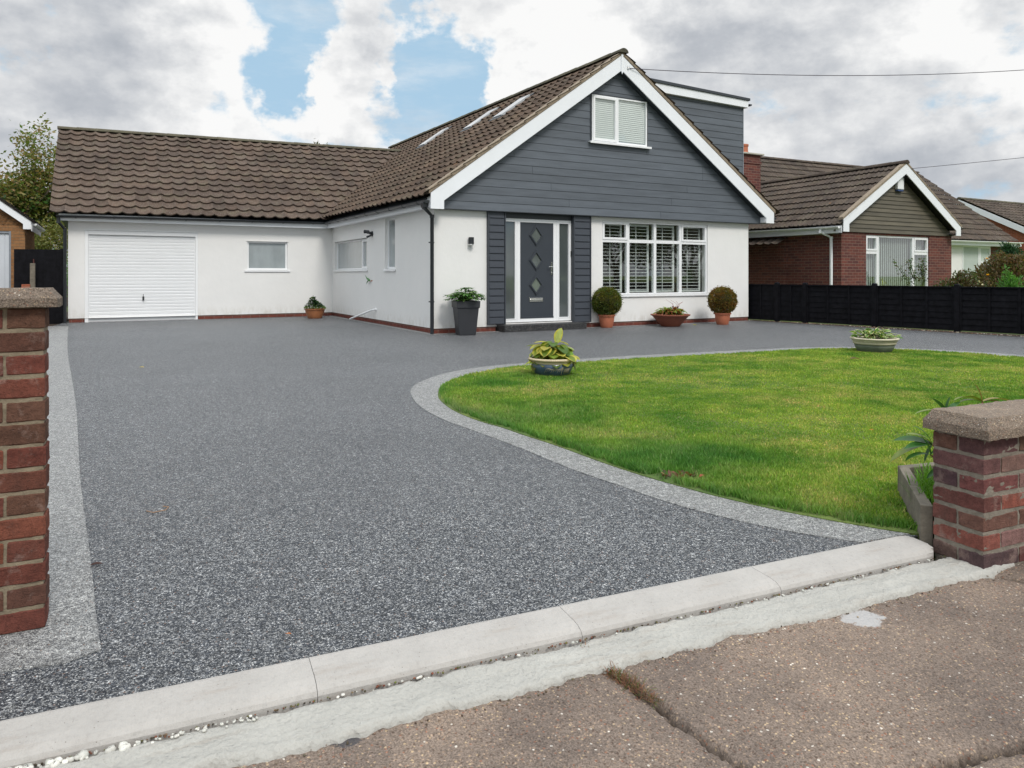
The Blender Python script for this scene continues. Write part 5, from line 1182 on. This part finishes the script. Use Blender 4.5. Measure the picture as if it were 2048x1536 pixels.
# ================================================================== trees and shrubs
def branchy(mb,p,d,L,r,depth,tips,spread=.55,up=.25,seg=4):
    pts=[Vector(p)]; rs=[r]; d=Vector(d).normalized()
    for i in range(seg):
        d=(d+Vector((random.uniform(-.18,.18),random.uniform(-.18,.18),random.uniform(-.05,.15)))).normalized(); pts.append(pts[-1]+d*L/seg); rs.append(r*(1-.5*(i+1)/seg))
    mb.tube(pts,rs,7 if depth>1 else 5,(.1,.08,.06),False)
    if depth==0: tips.append((pts[-1],d)); return
    for i in range(random.choice((3,4))):
        t=random.randint(1,seg); a=random.uniform(0,2*math.pi); s=d.orthogonal().normalized(); s=Matrix.Rotation(a,3,d)@s
        nd=(d*(1-spread)+s*spread+Vector((0,0,up))).normalized(); branchy(mb,pts[t],nd,L*random.uniform(.55,.75),rs[t]*.6,depth-1,tips,spread,up,max(2,seg-1))
    tips.append((pts[-1],d))
def leaves(tips,n,r,size,cols,mb,asp=.45,droop=0):
    for p,d in tips:
        c0=random.choice(cols)
        for k in range(n):
            o=Vector((random.gauss(0,1),random.gauss(0,1),random.gauss(0,.8)))*r*.55; q=p+o; dd=rdir(-50,60); dd.z-=droop; dd.normalize()
            L=size*random.uniform(.6,1.25); s=dd.orthogonal().normalized(); s=Matrix.Rotation(random.uniform(0,6.28),3,dd)@s; w_=L*asp*.5
            c=vary(c0 if random.random()<.7 else random.choice(cols),.3)
            mb.add([q,q+dd*L*.5-s*w_,q+dd*L,q+dd*L*.5+s*w_],[(0,1,2,3)],c)
def tree(x,y,H_,r0,lab,cols,seed,n=26,cr=.45,size=.13,spread=.5,lean=(0,0),depth=3,base=.35,up=.25,name='garden_tree',z=-.1,cat='tree',grp=None):
    random.seed(seed); t=thing(name,at(x,y,z),lab,cat,grp); tb=MB(ID); tips=[]
    p0=Vector((x,y,z)); top=p0+Vector((lean[0],lean[1],H_*base)); tb.tube([p0,p0.lerp(top,.5)+Vector((.05,0,0)),top],[r0*1.2,r0,r0*.8],10,None)
    for k in range(4):
        a=k*1.57+random.uniform(-.5,.5); branchy(tb,top if k<2 else p0.lerp(top,.8),(math.cos(a)*spread*1.6,math.sin(a)*spread*1.6,1),H_*(1-base)*.52,r0*.55,depth,tips,spread,up)
    tb.has=False; tb.build('trunk',M['bark'],t); lv=MB(ID); leaves(tips,n,cr,size,cols,lv); lv.build('crown',M['leaf'],t); return t
G1=[(.075,.105,.022),(.11,.12,.03),(.15,.125,.04),(.055,.10,.02)]
G2=[(.035,.085,.015),(.05,.11,.02),(.03,.06,.015)]
GY=[(.14,.15,.035),(.19,.17,.05),(.11,.13,.03)]
tree(-18.6,27.5,6.15,.14,'russet and green garden tree rising at the left of the tiled roof',[(.14,.16,.04),(.20,.17,.06),(.24,.17,.07),(.10,.15,.03)],4,n=46,cr=.45,size=.17,spread=.38,depth=3,base=.28)
tree(-20.2,27.0,4.6,.12,'dark green tree standing at the left edge of the photo behind the garage',G2,7,n=50,cr=.5,size=.2,spread=.55,depth=3,base=.2)
tree(-17.6,29.0,4.8,.20,'leafy green tree with a bare leaning trunk beside the black downpipe',GY+G2,12,n=48,cr=.5,size=.17,spread=.45,lean=(-.5,0),depth=3,base=.35)
tree(-16.9,25.5,3.4,.07,'yellow green shrub tree low behind the buff brick garage roof',GY,15,n=40,cr=.4,size=.11,spread=.6,depth=3,base=.15)
tree(-14.4,24.5,2.4,.06,'bright green bush behind the black side gate',[(.06,.16,.02),(.09,.2,.03)],16,n=40,cr=.35,size=.1,spread=.7,depth=2,base=.1,name='garden_shrub',cat='shrub')
def twigtop(x,y,h,lab,seed):
    random.seed(seed); t=thing('slender_tree',at(x,y,-.1),lab,'tree'); tb=MB(ID); lv=MB(ID)
    tb.tube([(x,y,-.1),(x+.1,y,h*.5),(x,y,h*.86)],[.10,.07,.035],8)
    for k in range(9):
        b=Vector((x,y,h*.80)); e=b+Vector((random.uniform(-.55,.55),random.uniform(-.4,.4),random.uniform(.35,1.05)*h*.16)); e.z=min(e.z,h); tb.tube([b,b.lerp(e,.5)+Vector((0,0,.1)),e],[.02,.012,.005],5)
        for q in range(26):
            p=b.lerp(e,random.uniform(.25,1.02))+Vector((random.uniform(-.09,.09),0,random.uniform(-.06,.06))); leafblade(lv,p,rdir(-20,70),.11,.05,.3,.1,vary(random.choice([(.10,.085,.03),(.06,.08,.02)]),.3),None,2)
    tb.build('trunk',M['bark'],t); lv.build('crown',M['leaf'],t)
twigtop(-7.85,28,6.50,'sparse tree top, left of the two just above the garage roof ridge',31)
twigtop(-7.05,28,6.46,'bushier sparse tree top, right of the two just above the garage roof ridge',32)
twigtop(-15.95,28,6.92,'tip of a sparse tree above the left end of the tiled roof',33)
# overhanging twig at the top left corner
random.seed(3)
t_=thing('overhanging_tree',at(-3.6,2.6,-.05),'narrow-leaved tree whose drooping twig hangs in at the top left corner','tree'); tb=MB(ID); lv=MB(ID)
tb.tube([(-3.6,2.6,-.05),(-3.5,2.65,1.4),(-3.2,2.75,2.5),(-2.7,2.9,2.75),(-2.22,3.0,2.42),(-2.12,3.0,2.16)],[.09,.07,.04,.02,.008,.003],8)
for q in range(150):
    t=random.random(); p=Vector((-3.3,2.72,2.5)).lerp(Vector((-2.9,2.9,2.7)),t)+Vector((random.gauss(0,.15),random.gauss(0,.15),random.gauss(0,.12))); leafblade(lv,p,rdir(-80,-10),.09,.012,.3,.1,vary((.06,.13,.025),.3),None,3)
for q in range(9): 
    p=Vector((-2.16,3.0,2.22)).lerp(Vector((-2.09,3.0,2.10)),q/9); leafblade(lv,p,(random.uniform(-.25,.35),-.1,-1),.085,.008,.35,.1,vary((.05,.10,.025),.3),None,4)
tb.build('trunk',M['bark'],t_); lv.build('crown',M['leaf'],t_)
# neighbour's garden beyond the fence
def bushmass(name,cx_,cy_,rx,ry,h,lab,cols,seed,n=3500,size=.06,flowers=None,cat='shrub',z0=-.05,asp=.45):
    random.seed(seed); t=thing(name,at(cx_,cy_,z0),lab,cat); lv=MB(ID); fl=MB(ID); tb=MB(ID)
    for k in range(12):
        a=random.uniform(0,6.28); tb.tube([(cx_,cy_,z0),(cx_+rx*.6*math.cos(a),cy_+ry*.6*math.sin(a),h*.75)],[.02,.006],5)
    for k in range(n):
        d=rdir(5,90); lump=1+.22*mn.noise(Vector((d.x*2.2+seed,d.y*2.2,d.z*2)))+.12*mn.noise(Vector((d.x*6,d.y*6+seed,d.z*6))); q=random.random()**.22
        p=Vector((cx_+d.x*rx*lump*q,cy_+d.y*ry*lump*q,z0+d.z*(h-z0)*lump*q)); dd=(d*.5+rdir(-20,80)).normalized(); L=size*random.uniform(.6,1.3); s=dd.orthogonal().normalized(); s=Matrix.Rotation(random.uniform(0,6.28),3,dd)@s
        c=cols[int((mn.noise(p*1.7)+.5+random.uniform(-.2,.2))*len(cols))%len(cols)]
        lv.add([p,p+dd*L*.5-s*L*asp*.5,p+dd*L,p+dd*L*.5+s*L*asp*.5],[(0,1,2,3)],vary(c,.3))
    if flowers:
        for k in range(flowers[0]):
            d=rdir(25,85); p=Vector((cx_+d.x*rx,cy_+d.y*ry,z0+d.z*(h-z0)*1.03))
            for m in range(9): leafblade(fl,p,rdir(-10,80),flowers[2],flowers[2]*.7,.5,.1,vary(flowers[1],.08),None,2)
        fl.build('flowers',M['leaf'],t)
    lv.build('foliage',M['leaf'],t); tb.build('stems',M['bark'],t)
BR=[(.11,.085,.035),(.125,.075,.035),(.09,.10,.03),(.14,.09,.04),(.075,.095,.03)]
bushmass('bronze_shrub',11.3,16.6,1.45,1.0,1.55,'large bronze brown shrub with yellow flowers beyond the fence, nearest the recessed window',BR,41,15000,.075,(7,(.75,.42,.02),.05))
bushmass('bronze_shrub',12.9,16.2,1.3,1.0,1.72,'tall bronze green shrub with yellow flowers at the right edge of the photo',BR+[(.06,.09,.03)],42,15000,.075,(6,(.75,.42,.02),.05))
bushmass('rose_bush',9.75,16.0,.85,.55,1.10,'dark rose bush with cream blooms in front of the picture window',[(.04,.075,.02),(.06,.09,.025),(.07,.05,.02)],43,5500,.065,(9,(.75,.70,.52),.035))
bushmass('fern_shrub',10.35,15.2,.42,.35,1.13,'bright green ferny shrub just behind the fence',[(.06,.17,.03),(.09,.22,.04)],44,3000,.075,asp=.3)
bushmass('variegated_shrub',10.95,14.6,.75,.3,1.03,'yellow variegated low shrub behind the fence at the right',[(.36,.34,.08),(.28,.30,.07),(.45,.42,.16)],45,4500,.045)
bushmass('conifer_hedge',12.6,18.6,.9,.6,1.85,'dark green feathery conifer behind the bronze shrubs',[(.018,.055,.02),(.025,.07,.03)],46,7000,.12,asp=.2)
# arching rose stems against the picture window
random.seed(51); t_=thing('climbing_rose',at(8.75,15.9,-.05),'tall arching rose stems with small leaves in front of the picture window','rose'); tb=MB(ID); lv=MB(ID)
for k in range(9):
    e=Vector((8.35+random.uniform(-.12,.75),15.9+random.uniform(-.1,.2),random.uniform(1.25,1.62))); b=Vector((8.85,15.9,-.05)); m=b.lerp(e,.6)+Vector((.05,0,.15)); pts=[b,m,e,e+Vector((random.uniform(-.15,.15),0,-.08))]
    tb.tube(pts,[.010,.007,.004,.002],5)
    for q in range(44):
        s=random.uniform(.35,1); p=m.lerp(e,(s-.35)/.65)+Vector((random.uniform(-.08,.08),random.uniform(-.05,.05),random.uniform(-.07,.07))); leafblade(lv,p,rdir(-30,50),.06,.036,.4,.15,vary(random.choice([(.045,.09,.03),(.07,.12,.035),(.10,.07,.03)]),.3),None,3)
tb.build('stems',M['stem'],t_); lv.build('leaves',M['leaf'],t_)
# low yellow edging plants right behind the fence, left part
bushmass('edging_plant',8.05,15.95,.34,.14,.95,'low yellow-tipped plant showing over the fence below the white downpipe',[(.40,.36,.08),(.25,.28,.06)],48,900,.03)
# climbing sprig on the fence at the right edge
random.seed(6); t_=thing('fence_climber',at(9.5,13.3,0),'green climber sprigs hanging over the black fence at the right edge','climber'); lv=MB(ID); tb=MB(ID)
tb.tube([(9.62,13.45,0),(9.58,13.3,.5),(9.45,13.38,.93)],.006,5)
for k in range(60): 
    s=random.random(); leafblade(lv,(9.50+random.uniform(-.12,.15),13.28+random.uniform(-.05,.05),.25+.65*s),rdir(-60,20),.06,.04,.4,.1,vary((.07,.15,.02),.3),None,3)
lv.build('leaves',M['leaf'],t_); tb.build('stems',M['stem'],t_)
bushmass('lawn_edge_shrub',7.28,9.9,.25,.25,.33,'small green shrub on the lawn edge cut off by the right side of the photo',[(.05,.13,.02),(.08,.17,.03)],49,500,.07)
# peony stems in the raised bed
def peony(x,y,z,lab,stems,seed):
    random.seed(seed); t=thing('peony_plant',at(x,y,z),lab,'plant'); lv=MB(ID); tb=MB(ID)
    for (ex,ey,ez,fans) in stems:
        b=Vector((x,y,z)); e=Vector((ex,ey,ez)); m=b.lerp(e,.5)+Vector((0,0,.05)); tb.tube([b,m,e],[.006,.005,.003],6)
        for (dx,dy,dz,L,col,curl) in fans:
            leafblade(lv,e,(dx,dy,dz),L*.84,L*.24,curl,.25,vary(col,.12),None,7,random.uniform(-.4,.4))
    lv.build('leaves',M['leaf_gloss'],t,smooth=True); tb.build('stems',plain('red_stem',(.20,.07,.04),.6,.1,20),t)
gg=(.035,.11,.022); gy_=(.15,.20,.03); rd=(.22,.045,.03)
peony(2.10,3.38,.08,'peony with dark green fingered leaves reaching left beside the right brick wall',
 [(1.96,3.42,.34,[(-1,0,-.1,.26,gy_,.7),(-.8,.2,.3,.20,gg,.8),(-.3,.1,.8,.14,gg,.9),(-1,-.2,.12,.17,gg,.6),(.2,0,.2,.12,gg,.5),(-.4,0,-.7,.11,gg,.3),(-.6,.0,.6,.16,gy_,1.0)]),
  (2.04,3.36,.25,[(-1,0,0,.18,gg,1.0),(-.7,-.2,-.6,.17,gg,.6),(-.2,0,-1,.16,gg,.5),(-.5,0,.5,.13,gg,1.2)]),
  (1.93,3.38,.30,[(-.9,0,.2,.15,gg,1.1),(-.2,0,.9,.12,gg,.6),(.4,0,.4,.12,gg,.8)])],1)
peony(2.42,3.75,.08,'peony with reddening leaves showing above the coping of the right brick wall',
 [(2.45,3.82,.47,[(-1,0,.5,.20,gy_,1.0),(-.9,0,.25,.15,gy_,.7),(.3,0,-.5,.08,rd,.3),(.9,0,.15,.13,rd,.6),(1,0,.35,.20,(.28,.22,.05),.9),(-.2,0,.9,.13,(.2,.10,.03),.4)]),
  (2.25,3.8,.42,[(-1,0,.2,.20,gy_,.6),(-.5,0,.7,.13,gg,.5),(.5,0,.5,.12,gg,.6),(.1,0,.9,.10,gg,.4)])],2)
random.seed(77); t_=thing('bed_grass',at(1.95,3.4,.09),'tuft of bright grass between the timber edging and the brick wall','grass tuft'); lv=MB(ID)
for k in range(420):
    x=random.uniform(1.84,2.15); y=3.18+(x-1.84)*1.3+random.uniform(0,.22); leafblade(lv,(x,y,.08),(random.uniform(-.35,.35),random.uniform(-.35,.35),1),random.uniform(.06,.15),.005,random.uniform(.2,1.2),.1,vary((.11,.25,.02),.25),None,3)
lv.build('blades',M['leaf'],t_)
# ================================================================== lawn grass
def inside(P,x,y):
    c=np.zeros(x.shape,bool); n=len(P)
    for i in range(n):
        x0,y0=P[i];x1,y1=P[(i+1)%n]; k=((y0>y)!=(y1>y)); 
        if y1!=y0: c^=k&(x<(x1-x0)*(y-y0)/(y1-y0)+x0)
    return c
def segd(P,x,y,lim):
    D=np.full(x.shape,9.,np.float32)
    for i in range(len(P)-1):
        a=np.array(P[i]);b=np.array(P[i+1]);ab=b-a; t=np.clip(((x-a[0])*ab[0]+(y-a[1])*ab[1])/max(1e-9,ab@ab),0,1); D=np.minimum(D,np.hypot(x-a[0]-t*ab[0],y-a[1]-t*ab[1]))
    return D
def vnoise(x,y,s,seed):
    rs=np.random.RandomState(seed); G=rs.rand(128,128); u=x*s+37.3;v=y*s+11.7; i=np.floor(u).astype(int);j=np.floor(v).astype(int);fu=u-i;fv=v-j; fu=fu*fu*(3-2*fu);fv=fv*fv*(3-2*fv); i%=127;j%=127
    return (G[i,j]*(1-fu)+G[i+1,j]*fu)*(1-fv)+(G[i,j+1]*(1-fu)+G[i+1,j+1]*fu)*fv
def grass():
    rs=np.random.RandomState(3); P=[(p[0],p[1]) for p in lawn_poly]; X=[];Y=[]
    for (y0,y1,den) in ((2.9,5,19000),(5,7.2,11500),(7.2,12,5600)):
        n=int((12.2+1)*(y1-y0)*den); x=rs.uniform(-1,12.2,n).astype(np.float32); y=rs.uniform(y0,y1,n).astype(np.float32)
        k=(x<y*.78+.4); x,y=x[k],y[k]; k=inside(P,x,y); X.append(x[k]);Y.append(y[k])
    x=np.concatenate(X);y=np.concatenate(Y); D=segd(li,x,y,9); n=len(x)
    k=~((x>1.72)&(y<3.16+(x-1.72)*1.0)&(x<2.8)); x,y,D=x[k],y[k],D[k]; n=len(x)
    dist=np.hypot(x,y); tall=vnoise(x,y,1.5,1); tuft=vnoise(x,y,9,2)
    lush_shade=1.1*np.exp(-(((x-1.05)/.55)**2+((y-4.5)/.45)**2))+.8*np.exp(-(((x-.3)/.6)**2+((y-5.9)/.7)**2))+.5*np.exp(-(((x+.2)/.45)**2+((y-7.6)/.6)**2))+.9*np.exp(-D/.12)*(y<7.5)+.6*np.exp(-(((x-bx+.25)/.35)**2+((y-by+.05)/.3)**2))  # lush tufts, plus lawn-edge shade and the bowl's shadow coloured into the blades
    h=.011+.009*tall+.008*tuft**2+.018*np.exp(-D/.07)+.024*np.clip(lush_shade,0,1); h*=rs.uniform(.55,1.15,n)
    k=~(D<.012+.035*vnoise(x,y,14,9)**2); x,y,D,h,lush_shade,dist=[q[k] for q in (x,y,D,h,lush_shade,dist)]; n=len(x)
    # worn soil patch at the edge
    bare=(np.hypot((x-.90)/1.3,(y-4.06)/.8)<.12)&(rs.rand(n)<.85)&(D<.2); x,y,D,h,dist,lush_shade=[q[~bare] for q in (x,y,D,h,dist,lush_shade)]; n=len(x)
    w_=.0011+.00042*dist; az=rs.uniform(0,2*np.pi,n); lean=rs.uniform(.1,.85,n)*h; la=rs.uniform(0,2*np.pi,n)
    tx,ty=np.cos(la)*lean,np.sin(la)*lean; cx_,sx_=np.cos(az)*w_,np.sin(az)*w_; z=np.full(n,.006)
    v=np.empty((n,5,3),np.float32)
    v[:,0]=np.stack([x-cx_,y-sx_,z],-1);v[:,1]=np.stack([x+cx_,y+sx_,z],-1)
    v[:,2]=np.stack([x+cx_*.8+tx*.4,y+sx_*.8+ty*.4,z+h*.55],-1);v[:,3]=np.stack([x-cx_*.8+tx*.4,y-sx_*.8+ty*.4,z+h*.55],-1);v[:,4]=np.stack([x+tx,y+ty,z+h],-1)
    b=np.arange(n)[:,None]*5; loops=np.concatenate([b+np.array([0,1,2,3]),b+np.array([3,2,4])],1).ravel().astype(np.int32)
    ls=(np.arange(n)[:,None]*7+np.array([0,4])).ravel().astype(np.int32)
    me=bpy.data.meshes.new('grass'); me.vertices.add(n*5); me.vertices.foreach_set('co',v.ravel()); me.loops.add(n*7); me.loops.foreach_set('vertex_index',loops); me.polygons.add(n*2); me.polygons.foreach_set('loop_start',ls); me.update()
    b_=rs.uniform(.70,1.35,n); dry=rs.rand(n)<(.05+.12*vnoise(x,y,2.1,5)*(lush_shade<.3)); rr=np.where(dry,2.0,1.0)*b_*(1-.50*np.clip(lush_shade,0,1)); gg_=np.where(dry,1.25,1.0)*b_*(1-.28*np.clip(lush_shade,0,1)); bb_=np.where(dry,2.2,1.0)*b_
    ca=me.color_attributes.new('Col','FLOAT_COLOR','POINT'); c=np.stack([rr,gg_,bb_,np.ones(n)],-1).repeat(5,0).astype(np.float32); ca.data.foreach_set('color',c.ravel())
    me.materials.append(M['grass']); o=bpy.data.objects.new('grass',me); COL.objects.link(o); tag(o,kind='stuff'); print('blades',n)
grass()
# ---------------- litter: pebbles by the kerb, fallen leaves, weeds in the crack
random.seed(12); gm=MB(KM)
def stone(gm,x,y,z,r,col):
    n=7; pr=[(0,-r*.7),(r*.8,-r*.45),(r,0),(r*.75,r*.5),(0,r*.68)]; o=len(gm.v); gm.lathe(pr,n,random.uniform(.8,1.3),random.uniform(.7,1.1),(x,y,z),0,col); a=random.uniform(0,6.28)
    for i in range(o,len(gm.v)):
        vx,vy,vz=gm.v[i]; dx,dy=vx-x,vy-y; gm.v[i]=(x+dx*math.cos(a)-dy*math.sin(a)+random.uniform(-1,1)*r*.12,y+dx*math.sin(a)+dy*math.cos(a)+random.uniform(-1,1)*r*.12,vz)
for k in range(230):
    x=random.uniform(-.35,.75)**1 if k<190 else random.uniform(.8,3.3); r=random.uniform(.004,.014)*(1 if x<.45 else .45); y=-.178-abs(random.gauss(0,.028 if x<.3 else .010)); c=random.uniform(.42,.66); stone(gm,x-.15 if k<190 else x,y,-.028,r,(c,c*.985,c*.92))
pm=M['clay'].copy(); pm.name='white_pebbles'
tag(gm.build('pebbles',leafmat('white_pebble',0,.7),None,smooth=True,origin=KM),kind='stuff')
gm=MB(KM)
for k in range(340):
    x=random.uniform(-.6,3.3); y=-.170-abs(random.gauss(0,.006)); c=random.choice([(.06,.045,.03),(.12,.08,.05),(.16,.06,.035),(.10,.10,.03)]); stone(gm,x,y,-.03,random.uniform(.0015,.0042),vary(c,.3))
for k in range(260):
    x=random.uniform(-.4,3.4); y=-.355+random.gauss(0,.015); stone(gm,x,y,-.048,random.uniform(.0015,.004),vary(random.choice([(.16,.12,.09),(.25,.2,.15),(.07,.05,.035)]),.3))
tag(gm.build('grit',leafmat('loose_grit',0,.9),None,origin=KM),kind='stuff')
gm=MB(ID); random.seed(19)
for k in range(620):
    s=random.gauss(.55,.28); s=min(1,max(0,s)); P_=Vector((.22,2.29,-.055)).lerp(Vector((.39,2.04,-.055)),s); c=random.choice([(.20,.085,.05),(.14,.07,.04),(.24,.13,.07),(.10,.12,.03)]); leafblade(gm,P_+Vector((random.gauss(0,.012),random.gauss(0,.012),0)),rdir(5,80),random.uniform(.012,.04),.0022,.9,.1,vary(c,.3),None,3)
tag(gm.build('weeds',M['leaf'],None),kind='stuff')
def fallen(x,y,z,L,col,lab,az=0,kindn='fallen_leaf',w_=.45):
    gm=MB(ID); leafblade(gm,(x,y,z+.004),(math.cos(az),math.sin(az),.12),L,L*w_,.35,.5,col,None,5); o=gm.build(kindn,M['leaf'],None,smooth=True,origin=at(x,y,z)); tag(o,lab,'leaf')
fallen(-4.55,8.95,.0,.06,(.55,.42,.12),'yellow fallen leaf on the drive in front of the garage door')
fallen(4.07,16.5,.0,.09,(.45,.42,.03),'yellow fallen leaf on the drive below the living room window')
fallen(-1.63,2.83,.004,.045,(.06,.025,.02),'curled dark leaf on the pale border beside the left brick wall',.5)
fallen(4.42,9.58,.03,.13,(.14,.085,.05),'brown twiggy leaf lying on the far lawn left of the banded bowl',.1)
fallen(2.54,5.21,.025,.035,(.50,.20,.03),'small orange leaf on the lawn near the right brick wall')
fallen(1.02,3.98,.03,.05,(.30,.085,.03),'rust coloured leaf at the lawn edge beside the pale border',.8)
fallen(-.71,2.30,.0,.018,(.50,.16,.03),'tiny orange leaf on the dark drive near the left end of the kerb')
gm=MB(ID); gm.tube([(-1.745,3.50,.004),(-1.70,3.47,.006),(-1.655,3.50,.008),(-1.665,3.555,.006),(-1.70,3.57,.004)],.0022,5,(.36,.24,.14)); tag(gm.build('twig',plain('dry_twig',(.32,.20,.12),.8,.1,20),None,origin=at(-1.7,3.5,0)),'curved tan twig lying on the drive right of the left border','twig')
gm=MB(ID); random.seed(23)
for k in range(60): leafblade(gm,(.93+random.gauss(0,.05),4.10+random.gauss(0,.035),.012),rdir(0,60),random.uniform(.02,.045),.022,.5,.2,vary(random.choice([(.16,.06,.035),(.10,.05,.03),(.08,.13,.03),(.20,.10,.05)]),.3),None,3)
tag(gm.build('leaf_litter',M['leaf'],None),kind='stuff')
random.seed(61); gm=MB(ID)
for k in range(520):
    t=random.uniform(0,1); p=Vector((5.9,18.42)).lerp(Vector((12.6,8.95)),t); o=random.uniform(-.16,.02); stone(gm,p.x-.8*abs(o),p.y-.6*abs(o),.008,random.uniform(.006,.018),vary(random.choice([(.25,.16,.11),(.4,.36,.3),(.12,.08,.05)]),.3))
tag(gm.build('gravel',leafmat('strip_gravel',0,.9),None,smooth=True),kind='stuff')
# ================================================================== across the road, seen only as reflections in the glass
for x,y,h,sd_,lab in ((25,10.5,6.4,71,'tall leafy tree beyond the right side of the photo, mirrored in the living room window'),(20.5,6.2,4.6,72,'rounded leafy tree near the road, mirrored in the left panes of the living room window'),(30,4,8,74,'largest leafy tree across the road, mirrored in the upper panes')):
    tree(x,y,h,.2,lab,G2+G1,sd_,n=90,cr=.8,size=.20,spread=.6,depth=3,base=.22,name='roadside_tree',grp='trees mirrored in the glass')
